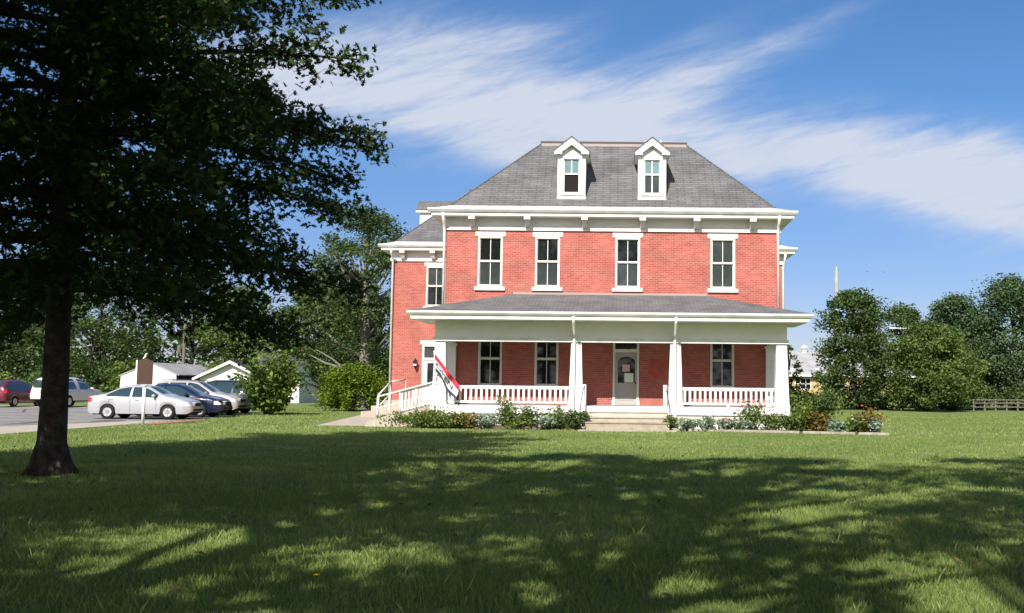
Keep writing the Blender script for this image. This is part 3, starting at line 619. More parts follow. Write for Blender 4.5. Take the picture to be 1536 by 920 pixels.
# ------------------------------------------------------------------ marker sign by the lot
sg = thing('marker_sign', 'brown plaque on a white post standing on the lawn edge before the silver car', 'sign', (-17.85, 38.0, 0), radians(20))
MB().tube([(0, 0, 0), (0, 0, 1.42)], .058, 10).lathe([(.05, 1.42), (.09, 1.46), (.13, 1.5), (.0, 1.5)], (0, 0, 0), 10).build('post', 'white', sg, True)
pq = MB(); pq.prism([(-.27, 1.52), (.27, 1.52), (.27, 2.42), (.16, 2.44), (.06, 2.50), (-.06, 2.50), (-.16, 2.44), (-.27, 2.42)], 'y', -.025, .025); pqo = pq.build('plaque', 'plaque', sg, bevel=.01)
MB().box(-.325, -.272, -.05, .05, 1.5, 2.44).build('edge_strip', 'white', pqo)
MB().tube([(-.09, 0, 2.49), (-.02, 0, 2.56), (.0, 0, 2.66), (.05, 0, 2.70)], [.03, .035, .03, .02], 8).build('crest', 'white', pqo, True)

# ------------------------------------------------------------------ cars
def car(name, label, loc, rz, paint, top, belt, wid, sill, wr, wx, wins, ws, rw, lights, group=None, roofrack=False, tailup=False, sc=1.0):
    """x runs forward; top/belt/wid are profiles [(x,z)...]; wins side window spans; ws, rw windscreen and rear window spans"""
    t = thing(name, label, 'car', loc, rz, group); t.scale = (sc,)*3
    xs0, xs1 = top[0][0], top[-1][0]
    I = lambda pr, x: float(np.interp(x, [p[0] for p in pr], [p[1] for p in pr]))
    def zb(x):
        z = sill+max(0, .10-.5*min(x-xs0, xs1-x)) if min(x-xs0, xs1-x) < .2 else sill
        for c in wx:
            R = wr+.045
            if abs(x-c) < R: z = max(z, wr+sqrt(R*R-(x-c)**2)*.98)
        return z
    def sec(x):
        b, zt, bl, wd = zb(x), I(top, x), I(belt, x), I(wid, x); bl = min(bl, zt-.02); b = min(b, bl-.03); h = zt-bl
        y3 = wd*.962
        y6 = max(.3, y3-.42*h-.035)
        return [(wd*.95, b), (wd*.99, b+.25*(bl-b)), (wd, b+.55*(bl-b)), (wd*.992, b+.82*(bl-b)), (y3, bl), (y3-.10*h-.008, bl+.30*h), (y3-.25*h-.018, bl+.66*h), (y6, bl+.92*h), (y6-.13, zt), (y6*.45, zt+.018), (0, zt+.022)]
    def Yat(x, z):
        s_ = sec(x); return float(np.interp(z, [p[1] for p in s_], [p[0] for p in s_]))
    xs = sorted(set(np.round(np.concatenate([np.linspace(xs0, xs1, 54)]+[np.linspace(c-wr-.046, c+wr+.046, 15) for c in wx]), 4)))
    mb = MB(); rows = []
    for x in xs:
        s_ = sec(x); rows.append([(x, -p[0], p[1]) for p in s_]+[(x, p[0], p[1]) for p in reversed(s_[:-1])])
    n = len(rows[0]); mb.v = [p for r_ in rows for p in r_]
    for i in range(len(rows)-1):
        for j in range(n-1): mb.f.append((i*n+j, (i+1)*n+j, (i+1)*n+j+1, i*n+j+1)); mb.m.append(0)
    mb.f.append(tuple(range(n))); mb.m.append(0); mb.f.append(tuple((len(rows)-1)*n+j for j in range(n-1, -1, -1))); mb.m.append(0)
    body = mb.build('body', paint, t, True)
    # dark underbody and wheel wells
    MB().box(xs0+.25, xs1-.25, -.62*I(wid, 0)/.85, .62*I(wid, 0)/.85, sill-.05, sill+.35).build('underbody', 'blackp', t)
    def patch(name, xa, xb, side):
        g = MB(); nx, nz = 12, 5
        for i in range(nx+1):
            x = xa+(xb-xa)*i/nx; lo = I(belt, x)+.03; hi = max(lo+.004, min(I(top, x)-.085, lo+1))
            for j in range(nz+1):
                z = lo+(hi-lo)*j/nz; g.v.append((x, side*(Yat(x, z)+.006), z))
        for i in range(nx):
            for j in range(nz):
                f = (i*(nz+1)+j, (i+1)*(nz+1)+j, (i+1)*(nz+1)+j+1, i*(nz+1)+j+1); g.f.append(f if side < 0 else f[::-1]); g.m.append(0)
        return g.build(name, 'carglass', t, True)
    for side in (-1, 1):
        for a, b in wins: patch('side_window', a, b, side)
    def topglass(name, xa, xb):
        g = MB(); nx, ny = 8, 8
        for i in range(nx+1):
            x = xa+(xb-xa)*i/nx; s_ = sec(x); yw = s_[8][0]+.02
            for j in range(ny+1):
                q = -1+2*j/ny; y = yw*q; zz = np.interp(abs(y), [0, s_[9][0], s_[8][0], s_[7][0]], [s_[10][1], s_[9][1], s_[8][1], s_[7][1]]); g.v.append((x, y, float(zz)+.008))
        for i in range(nx):
            for j in range(ny): g.f.append((i*(ny+1)+j, (i+1)*(ny+1)+j, (i+1)*(ny+1)+j+1, i*(ny+1)+j+1)); g.m.append(0)
        return g.build(name, 'carglass', t, True)
    if ws: topglass('windscreen', *ws)
    if rw: topglass('rear_window', *rw)
    hw = I(wid, wx[0])
    for c in wx:
        for side in (-1, 1):
            w_ = MB(); w_.lathe([(wr*.60, -.10), (wr*.9, -.105), (wr, -.07), (wr, .07), (wr*.9, .105), (wr*.6, .10), (0, .10)], (0, 0, 0), 24, axis='y')
            wo_ = w_.build('wheel', 'tyre', t, True); wo_.location = (c, side*(hw-.125), wr)
            r = MB()
            r.lathe([(0, side*.085), (wr*.16, side*.085), (wr*.2, side*.075)], (0, 0, 0), 12, axis='y')
            for k in range(6):
                a = k*pi/3; ca, sa = cos(a), sin(a)
                q = [(wr*.12, -.05), (wr*.60, -.075), (wr*.60, .075), (wr*.12, .05)]
                r.add([(ca*p[0]-sa*p[1], side*(.085 if m_ == 0 else .06), sa*p[0]+ca*p[1]) for m_ in (0, 1) for p in q], [(0, 1, 2, 3), (4, 7, 6, 5), (0, 4, 5, 1), (1, 5, 6, 2), (2, 6, 7, 3), (3, 7, 4, 0)])
            r.lathe([(wr*.57, side*.05), (wr*.57, side*.10), (wr*.635, side*.10), (wr*.635, side*.05)], (0, 0, 0), 24, axis='y')
            r.lathe([(0, side*.04), (wr*.6, side*.04)], (0, 0, 0), 24, 1, axis='y')
            r.build('rim', ['rim', 'blackp'], wo_)
    hz, tz = lights
    def pod(name, xa, xb, ya, yb, za, zc, m):
        g = MB(); nx = 5
        for side in (-1, 1):
            pass
        return g
    for side in (-1, 1):
        for nm, xa, xb, (za, zc), m in (('headlight', xs1-.34, xs1-.03, hz, 'lamp'), ('tail_light', xs0+.26, xs0+.015, tz, 'red')):
            g = MB(); nx, nz = 6, 3
            for i in range(nx+1):
                x = xa+(xb-xa)*i/nx
                for j in range(nz+1):
                    z = za+(zc-za)*j/nz; g.v.append((x, side*(Yat(x, z)+.012), z))
            # wrap across the end
            xe = xs1+.012 if nm == 'headlight' else xs0-.012
            for j in range(nz+1):
                z = za+(zc-za)*j/nz; g.v.append((xe, side*(Yat(xs1 if nm == 'headlight' else xs0, z)-.26), z))
            for i in range(nx+1):
                for j in range(nz): g.f.append((i*(nz+1)+j, (i+1)*(nz+1)+j, (i+1)*(nz+1)+j+1, i*(nz+1)+j+1)); g.m.append(0)
            g.build(nm, m, t, True)
        xm = ws[0]-.02 if ws else wins[-1][1]
        zm = I(belt, wins[-1][1]-.12)+.06
        mx_ = wins[-1][1]-.14
        g = MB().lathe([(0, -.11), (.06, -.10), (.075, 0), (.06, .09), (0, .1)], (0, 0, 0), 10, axis='y'); mo = g.build('door_mirror', paint, t, True); mo.location = (mx_, side*(Yat(mx_, zm)+.10), zm+.05)
        sm = MB()
        for x in [wins[0][0]+.12]+[(wins[i][1]+wins[i+1][0])/2 for i in range(len(wins)-1)]+[wins[-1][1]-.05]:
            lo, hi = sill+.08, I(belt, x)
            if any(abs(x-c) < wr+.06 for c in wx): lo = zb(x)+.03
            zs = np.linspace(lo, hi, 6); pts = [(x+dx, side*(Yat(x, z)+.004), z) for z in zs for dx in (-.006, .006)]
            sm.add(pts, [(2*i, 2*i+1, 2*i+3, 2*i+2) for i in range(5)])
        sm.build('door_seam', 'blackp', t)
        for i in range(len(wins)):
            x = wins[i][0]+.16; z = I(belt, x)-.10
            MB().box(x, x+.16, side*(Yat(x, z)+.002), side*(Yat(x, z)+.03), z-.015, z+.015).build('door_handle', paint, t)
    gz = sill+.12
    MB().box(xs1-.03, xs1+.012, -.52, .52, gz, gz+.10).build('lower_grille', 'blackp', t); MB().box(xs1-.03, xs1+.014, -.30, .30, hz[0]+.0, hz[1]-.03).build('grille', 'blackp', t)
    MB().box(xs0-.012, xs0+.02, -.16, .16, tz[0]-.14, tz[0]-.02).build('number_plate', 'white', t)
    if roofrack: 
        for side in (-1, 1): MB().tube([(-1.5, side*.5, I(top, -1.5)+.03), (-1.4, side*.52, I(top, -1.4)+.09), (.2, side*.52, I(top, .2)+.09), (.3, side*.5, I(top, .3)+.03)], .018, 6).build('roof_rail', 'blackp', t)
    return t
SED = dict(top=[(-2.27, .78), (-2.2, .98), (-1.75, 1.05), (-1.45, 1.10), (-.85, 1.40), (-.4, 1.475), (.1, 1.465), (.42, 1.38), (.9, 1.13), (1.2, 1.00), (1.7, .91), (2.1, .78), (2.24, .62), (2.28, .5)],
           belt=[(-2.27, .75), (-2.2, .90), (-1.6, .965), (-.5, .94), (.9, .90), (1.2, .88), (1.7, .82), (2.1, .70), (2.28, .46)],
           wid=[(-2.27, .62), (-2.15, .76), (-1.7, .845), (0, .86), (1.4, .85), (1.95, .79), (2.18, .68), (2.28, .55)], sill=.24, wr=.315, wx=(-1.30, 1.30), wins=[(-1.38, -.36), (-.27, .86)], ws=(.98, .36), rw=(-1.48, -.88), lights=((.58, .74), (.74, .93)))
car('parked_car', 'silver four door sedan parked at the near end of the row', (-20.64, 44.2, .006), 0, 'silver', group='cars parked along the lawn', **SED)
SED2 = dict(SED); SED2['top'] = [(x, z*1.0+(.0 if abs(x) > 1 else .01)) for x, z in SED['top']]
car('parked_car', 'dark navy sedan parked between the silver sedan and the pale wagon', (-20.55, 47.2, .006), 0, 'navy', group='cars parked along the lawn', sc=1.03, **SED2)
WAG = dict(top=[(-2.2, .95), (-2.12, 1.25), (-1.7, 1.60), (-1.2, 1.66), (-.1, 1.66), (.25, 1.58), (.95, 1.15), (1.2, 1.05), (1.75, .96), (2.1, .82), (2.22, .6)],
           belt=[(-2.2, .9), (-2.0, 1.0), (-.5, 1.0), (.9, .96), (1.2, .94), (1.75, .86), (2.1, .72), (2.22, .52)],
           wid=[(-2.2, .72), (-2.05, .82), (-1.6, .88), (0, .89), (1.4, .87), (1.95, .8), (2.14, .7), (2.22, .6)], sill=.27, wr=.33, wx=(-1.25, 1.32), wins=[(-2.0, -1.2), (-1.12, -.32), (-.24, .9)], ws=(1.0, .22), rw=(-2.12, -1.72), lights=((.66, .82), (.85, 1.1)))
car('parked_car', 'pale silver tall wagon parked beyond the navy sedan', (-20.9, 50.2, .006), 0, 'pale', group='cars parked along the lawn', sc=1.02, roofrack=True, **WAG)
car('parked_car', 'black sport utility car parked tail first behind the magnolia bush', (-21.3, 53.4, .006), pi, 'black', group='cars parked along the lawn', sc=1.04, **WAG)
car('parked_car', 'maroon hatchback parked tail towards the lot at the far left edge', (-38.0, 63.4, .006), pi/2, 'maroon', group='cars at the far end of the lot', **WAG)
PUP = dict(top=[(-2.75, .9), (-2.7, 1.12), (-2.66, 1.78), (-2.3, 1.86), (-.55, 1.86), (.0, 1.84), (.4, 1.74), (1.05, 1.22), (1.3, 1.14), (2.2, 1.08), (2.5, .98), (2.62, .7)],
           belt=[(-2.75, .85), (-2.7, 1.1), (-1, 1.1), (.9, 1.06), (1.3, 1.04), (2.2, .96), (2.5, .86), (2.62, .6)],
           wid=[(-2.75, .9), (-2.6, .95), (0, .96), (1.8, .95), (2.4, .88), (2.62, .75)], sill=.42, wr=.37, wx=(-1.62, 1.75), wins=[(-2.5, -.85), (-.45, .98)], ws=(1.08, .38), rw=None, lights=((.8, .95), (.85, 1.08)))
pk = car('pickup_truck', 'white pickup with a white bed cap parked tail towards the lot beside the maroon hatchback', (-34.8, 63.95, .006), pi/2, 'carwhite', group='cars at the far end of the lot', **PUP); pk['category'] = 'pickup'
MB().box(-2.775, -2.757, -.72, .72, 1.25, 1.68).build('rear_window', 'carglass', pk)

# ------------------------------------------------------------------ buildings behind
gb = thing('garage', 'small white gabled garage with a pale door behind the parked cars', 'garage', (-30.7, 80, 0))
mb = MB(); mb.prism([(-2.5, 0), (2.5, 0), (2.5, 2.0), (0, 3.2), (-2.5, 2.0)], 'y', 0, 6); mb.build('wall', 'siding', gb)
r_ = MB()
for s_ in (-1, 1):
    q = [(s_*2.9, 1.84), (s_*2.9, 2.0), (0, 3.42), (0, 3.26)]; r_.prism(q[::-1] if s_ < 0 else q, 'y', -.4, 6.3)
r_.build('roof', 'dkroof', gb); r_ = MB()
for s_ in (-1, 1):
    q = [(s_*2.93, 1.78), (s_*2.93, 1.98), (0, 3.40), (0, 3.16)]; r_.prism(q[::-1] if s_ < 0 else q, 'y', -.46, -.405)
r_.build('rake_board', 'white', gb); MB().box(-1.9, 1.9, -.04, -.004, 0, 1.85).build('garage_door', 'tan', gb); MB().box(-2.05, -1.903, -.06, -.004, 0, 1.95).box(1.903, 2.05, -.06, -.004, 0, 1.95).box(-1.9, 1.9, -.06, -.004, 1.853, 1.95).build('door_frame', 'white', gb)
bb = thing('barn', 'low white shed with a grey roof and dark side wall beyond the silver sedan', 'shed', (-37.0, 80, 0))
mb = MB(); mb.prism([(-2.6, 0), (2.05, 0), (1.9, 2.25), (-.1, 3.1), (-2.5, 2.1)], 'y', 0, 9); mb.build('wall', 'siding', bb)
MB().prism([(2.07, 0), (2.11, 0), (1.96, 2.2), (1.92, 2.2)], 'y', .02, 9).build('side_wall', 'dkwall', bb)
MB().prism([(-2.66, 2.06), (-.1, 3.11), (2.15, 2.16), (2.15, 2.24), (-.1, 3.2), (-2.66, 2.15)], 'y', -.06, 9.2).build('roof', 'groof', bb)
hb = thing('white_house', 'pale house with dark roof half hidden behind the magnolia bush', 'house', (-28.6, 84, 0))
mb = MB(); mb.prism([(0, 0), (6, 0), (6, 2.5), (3, 4.0), (0, 2.5)], 'x', -1.9, 2.1); mb.build('wall', 'siding', hb)
r_ = MB(); r_.prism([(-.4, 2.28), (3, 4.05), (6.4, 2.28), (6.4, 2.42), (3, 4.2), (-.4, 2.42)], 'x', -2.2, 2.4); r_.build('roof', 'dkroof', hb)
f = MB().box(-1.4, -.4, -.04, .05, 1.0, 2.0).build('window', 'white', hb); MB().box(-1.3, -.5, -.05, -.042, 1.1, 1.9).build('pane', 'glass', f)
MB().box(1.5, 1.9, 1.6, 2.0, 3.2, 4.6).build('chimney', 'paver', hb)
yb = thing('long_building', 'long yellow brick building with a grey metal roof behind the trees on the right', 'building', (17.0, 105, 0))
mb = MB(); wl = []
for x in (2.6, 6.2, 9.8, 13.4, 17.0): wl.append((x-.85, x+.85, 1.5, 2.7))
wall_front(mb, 0, 22, 0, 3.0, 0, wl, .12); mb.poly([(0, 12, 0), (0, 0, 0), (0, 0, 3), (0, 12, 3)]); mb.poly([(22, 0, 0), (22, 12, 0), (22, 12, 3), (22, 0, 3)]); mb.build('wall', 'ybrick', yb)
r_ = MB(); r_.prism([(-.5, 2.95), (6, 5.6), (12.5, 2.95), (12.5, 3.1), (6, 5.75), (-.5, 3.1)], 'x', -.5, 22.5); ro = r_.build('roof', 'groof', yb)
MB().box(-.55, 22.55, -.58, -.503, 2.86, 3.1).build('eave_board', 'white', yb)
for a, b, c, d in wl:
    f = MB(); f.box(a, a+.08, .02, .1, c, d).box(b-.08, b, .02, .1, c, d).box(a+.08, b-.08, .02, .1, d-.08, d).box(a+.08, b-.08, .02, .1, c, c+.08).box(a+.08, b-.08, .03, .09, (c+d)/2-.03, (c+d)/2+.03)
    for k in (1, 2): xx = a+(b-a)*k/3; f.box(xx-.03, xx+.03, .032, .088, c+.08, d-.08)
    fo = f.build('window', 'white', yb); MB().box(a+.05, b-.05, .065, .075, c+.05, d-.05).build('pane', 'glass', fo)
for x, yy in ((3.8, 5.6), (11, 5.6)): MB().lathe([(.28, 5.5), (.28, 6.0), (.42, 6.02), (.42, 6.15), (.2, 6.35), (0, 6.38)], (x, yy, 0), 12).build('roof_vent', 'galv', ro)
for x in (1.4, 4.0, 7.5): MB().box(x, x+.5, .6, 1.0, 3.3, 3.75).build('roof_vent', 'white', ro)
ms = thing('mast', 'tall pale concrete mast rising behind the trees on the right', 'mast', (33.1, 150, 0))
MB().lathe([(.42, 0), (.30, 19.3), (0, 19.3)], (0, 0, 0), 10).build('shaft', 'paleconc', ms); MB().box(-.15, .15, -.37, -.30, 14.6, 15.5).build('box', 'dark', ms); MB().tube([(0, 0, 19.3), (0, 0, 20.0)], .08, 6).build('tip', 'galv', ms)
up = thing('utility_pole', 'weathered utility pole behind the white shed', 'utility pole', (-38.9, 90, 0))
MB().tube([(0, 0, 0), (.05, 0, 9.5)], [.17, .12], 8).build('pole', 'wood', up); MB().box(-1.2, 1.2, -.07, .07, 8.8, 8.95).build('cross_arm', 'wood', up); MB().lathe([(0, 4.2), (.18, 4.3), (.18, 4.9), (0, 5.02)], (-.3, -.25, 0), 10).build('transformer', 'wood', up)
lp = thing('street_lamp', 'street lamp with a long pale arm among the trees on the right', 'street lamp', (24.6, 80, 0))
MB().tube([(0, 0, 0), (0, 0, 6.5)], [.12, .08], 8).build('pole', 'wood', lp); MB().tube([(0, 0, 6.42), (-2.5, -.6, 6.46)], .055, 6).build('arm', 'galv', lp); MB().box(-2.95, -2.45, -.75, -.5, 6.40, 6.53).build('lamp_head', 'galv', lp)
# wooden fence at the right edge: posts and rails of one fence
fe = thing('wooden_fence', 'weathered post and rail fence at the far right of the field', 'fence', (27.6, 77.5, 0))
for i in range(8):
    x = i*.85; MB().box(x-.05, x+.05, -.05, .05, 0, .9+.08*random.random()).build('post', 'wood', fe)
for z in (.3, .6, .85): MB().tube([(-.1, -.09, z), (3.4, -.09, z+.03), (6.1, -.09, z-.02)], .04, 6).build('rail', 'wood', fe)
for i, (x, z) in enumerate(((30.2, 15.75), (32.2, 15.7))):
    m = MB().tube([(-.18, 0, 0), (-.05, 0, .02), (.12, 0, .02), (.2, 0, .03)], [.02, .07, .05, .01], 6)
    m.add([(-.05, 0, .05), (.08, 0, .05), (.0, .5, .16), (-.1, .48, .15)], [(0, 1, 2, 3)]).add([(-.05, 0, .05), (.08, 0, .05), (.0, -.5, .12), (-.1, -.48, .11)], [(3, 2, 1, 0)])
    o = m.build('bird', 'iron'); o.location = (x, 120, z); o.rotation_euler = (0, 0, .6+i); o.scale = (.6,)*3
    tag(o, ['small dark bird nearer the mast in the sky', 'small dark bird farther from the mast in the sky'][i], 'bird', 'birds in the sky')

# ------------------------------------------------------------------ trees
def tree(name, label, x, y, Ht, R, base, matn, seed, n=9000, leaf=.28, prof='round', bark='bark', nclump=90, group=None, cat='tree', lean=0.0, up=.5, trunk=None, sparse=1.0, tight=1.0):
    r = np.random.default_rng(seed)
    t = thing(name, label, cat, (x, y, 0), 0, group)
    hgt = Ht-base; cs = []
    for i in range(nclump):
        s = r.random()**.85
        if prof == 'round': rad = R*(sin(pi*min(1, .12+.88*s))**.55)
        elif prof == 'cone': rad = R*(1-s)**.75*(.35+.65*min(1, s*6))+.25
        else: rad = R*(1-.35*s)*(.5+.5*min(1, s*4))*(1 if s < .85 else (1-s)/.15*.7+.3)
        a = r.random()*2*pi; rr = rad*sqrt(r.random()*.75+.25)*(1+.18*r.normal())*sparse
        cs.append((rr*cos(a)+lean*s*hgt, rr*sin(a), base+s*hgt*.96))
    cs = np.array(cs); per = max(8, n//nclump); rc = R*.20*tight*(1+.25*r.normal(size=nclump)).clip(.5, 1.6)
    pts = np.repeat(cs, per, 0)+np.clip(r.normal(size=(nclump*per, 3)), -1.75, 1.75)*np.repeat(rc, per)[:, None]*np.array([.62, .62, .46])
    pts = pts[pts[:, 2] > .1]
    tint = (np.repeat(r.random(nclump), per)[:len(pts)]*.72+r.random(len(pts))*.28)
    tr = MB(); tw = trunk or Ht*.018+.03; pz = [0, .3, base+.2*hgt, base+.55*hgt, base+.88*hgt]
    tr.tube([(lean*max(0, z-base)+.06*r.normal()*(k > 1), .06*r.normal()*(k > 1), z) for k, z in enumerate(pz)], [tw*1.5, tw, tw*.72, tw*.42, tw*.12], 9)
    for i in range(min(nclump, 34)):
        c = cs[i]; z0 = max(base*.8, min(c[2]*.8, Ht*.75)-.35*np.hypot(c[0], c[1])); z0 = max(base*.6, z0); p0 = Vector((lean*max(0, z0-base), 0, z0)); p2 = Vector(c); m_ = p0.lerp(p2, .5)+Vector((0, 0, -.06*R+.1*r.normal()))
        tr.tube([p0, m_, p2], [tw*.36, tw*.22, tw*.07], 5)
    tr.build('trunk', bark, t, True)
    leaves('crown', pts, leaf, matn, t, DIAMOND, up, tint, r)
    return t
# right hand side trees beyond the field
G1 = 'trees beyond the field on the right'
tree('leafy_tree', 'dark green tree with a rounded tip standing before the mast', 18.5, 78, 9.3, 3.0, .6, 'leafA', 11, 26880, 0.23, 'tall', group=G1, nclump=162)
tree('leafy_tree', 'dark tree behind the street lamp arm with a ragged flat top', 24.6, 86, 9.0, 2.7, 1.0, 'leafA', 12, 12800, 0.23, 'round', group=G1)
tree('leafy_tree', 'bright green broad low tree in front of the taller trees', 23.1, 74, 6.4, 3.4, .5, 'leafB', 13, 24640, 0.21, 'tall', group=G1, nclump=94)
tree('leafy_tree', 'tall bluish green tree rising right of the bright green tree', 28.5, 84, 9.6, 3.4, .8, 'leafD', 14, 26880, 0.23, 'round', group=G1, nclump=148)
tree('leafy_tree', 'tallest tree at the right edge behind the wooden fence', 33.4, 84, 11.2, 4.4, .8, 'leafD', 15, 33600, 0.24, 'round', group=G1, nclump=175)
tree('leafy_tree', 'dark lower tree between the bright green tree and the fence', 27.0, 80, 5.4, 2.4, .3, 'leafB', 16, 11200, 0.21, 'round', group=G1)
tree('leafy_tree', 'tree at the outer right side beyond the tallest tree', 39.5, 88, 10.4, 3.8, .8, 'leafA', 17, 14400, 0.24, 'round', group=G1)
for i, (x, h, R, m, lb) in enumerate([(17.2, 1.5, 1.3, 'leafA', 'dark shrub under the tree before the mast'), (19.6, 1.4, 1.4, 'leafA', 'dark shrub right of the trunk before the mast'), (21.6, 1.3, 1.3, 'leafA', 'dark shrub left of the bright green tree'),
                                (24.2, 1.4, 1.4, 'leafA', 'dark shrub under the bright green tree'), (26.3, 1.6, 1.3, 'leafB', 'mid green shrub beside the wooden fence'), (15.2, 1.2, 1.3, 'leafB', 'pale green shrub at the left end of the hedge'), (29.8, 1.9, 1.6, 'leafA', 'dark shrub behind the wooden fence'), (32.6, 2.0, 1.7, 'leafA', 'dark shrub at the right end of the fence')]):
    tree('shrub', lb, x, 78.6 if i < 5 else 81, h, R, .05, m, 40+i, 2200, .22, 'round', nclump=40, cat='shrub', group='shrubs under the right hand trees')
# left hand background trees
G2 = 'trees behind the parking lot'
bgL = [(-62, 92, 13, 5.2, 'leafE', 'dark tree at the far left behind the lot'), (-53, 84, 11, 4.6, 'leafA', 'mid green tree left of the big oak trunk'), (-56, 100, 15, 5.6, 'leafE', 'taller dark tree behind the mid green tree at the left'), (-46.5, 90, 12, 4.8, 'leafA', 'mid green tree behind the pickup'),
       (-41.5, 98, 14, 5.2, 'leafE', 'dark tree behind the utility pole'), (-35.2, 94, 10.5, 4.2, 'leafB', 'yellow green tree behind the garage'), (-29.5, 100, 12.5, 4.6, 'leafE', 'dark tree behind the pale house'), (-24.5, 92, 9.5, 3.2, 'leafA', 'slender tree right of the pale house'), (-68, 82, 11, 4.6, 'leafA', 'bushy tree beyond the left edge of the lot')]
for i, (x, y, h, R, m, lb) in enumerate(bgL): tree('background_tree', lb, x, y, h, R, .8, m, 60+i, 15000, .26, 'round', group=G2, nclump=110)
for i, (x, y, h, R, m, lb) in enumerate([(-44, 78, 2.6, 2.4, 'leafA', 'dark shrub beyond the lot behind the pickup'), (-49, 76, 2.8, 2.6, 'leafB', 'green shrub behind the maroon hatchback'), (-40.5, 84, 3.4, 2.2, 'leafB', 'green shrub left of the white shed'), (-33.8, 86, 3.4, 1.8, 'leafC', 'bright shrub between shed and garage'), (-22.4, 82, 3.0, 2.2, 'leafB', 'dim shrub right of the pale house'), (-19.6, 76, 2.6, 1.8, 'leafA', 'dark shrub left of the vine covered tree'), (-15.0, 80, 3.0, 2.2, 'leafA', 'dark shrub behind the wing corner')]):
    tree('shrub', lb, x, y, h, R, .05, m, 80+i, 3000, .25, 'round', nclump=45, cat='shrub', group='shrubs beyond the lot')
tree('vine_tree', 'tall loose tree with a vine covered grey trunk left of the house wing', -17.6, 70, 14.0, 3.6, 2.6, 'leafA', 21, 17000, .22, 'round', bark='bark2', nclump=105, trunk=.45)
tree('vine_tree', 'loose dark tree behind the vine covered trunk', -21.5, 74, 11.5, 3.0, 1.5, 'leafA', 22, 11000, .23, 'round', nclump=90)
db = MB().tube([(0, 0, 1.6), (-1.3, 0, 2.6), (-2.6, -.1, 3.0), (-3.6, 0, 3.5)], [.14, .10, .07, .03], 7).tube([(-1.3, 0, 2.6), (-2.2, 0, 3.3), (-3.3, .1, 3.9)], [.08, .06, .02], 6).tube([(0, 0, 0), (0, 0, 1.7)], [.18, .14], 7)
o = db.build('dead_branch', 'bark2'); o.location = (-16.7, 66.5, 0); tag(o, 'bare pale dead limb leaning out above the round yellow green shrub', 'dead branch')
tree('round_shrub', 'large round yellow green shrub beside the house wing', -15.7, 60.5, 2.7, 2.1, .02, 'yew', 23, 9000, .17, 'round', nclump=130, cat='shrub', up=.9)
# magnolia bush in front of the parked cars
mg = thing('magnolia_bush', 'open multi stemmed magnolia bush with pale big leaves on the lawn by the cars', 'shrub', (-17.7, 51.3, 0))
r = np.random.default_rng(31); st_ = MB(); P = []
for k in range(22):
    a = r.random()*2*pi; sp = .2+1.75*r.random(); h = 1.1+2.5*r.random()*(1-.22*sp/1.9); base = Vector((.18*cos(a), .18*sin(a), 0)); tip = Vector((sp*cos(a), sp*sin(a), h)); mid = base.lerp(tip, .5)+Vector((0, 0, .15))
    st_.tube([base, mid, tip], [.035, .024, .008], 5)
    for q in np.linspace(.22, 1, 9):
        c = base.lerp(tip, q); P.append(np.array(c)+r.normal(size=(20, 3))*np.array([.22, .22, .17]))
P = np.concatenate(P); P = P[P[:, 2] > .2]; st_.build('stem', 'bark2', mg, True); leaves('crown', P, .27, 'mag', mg, DIAMOND, .3, None, r)

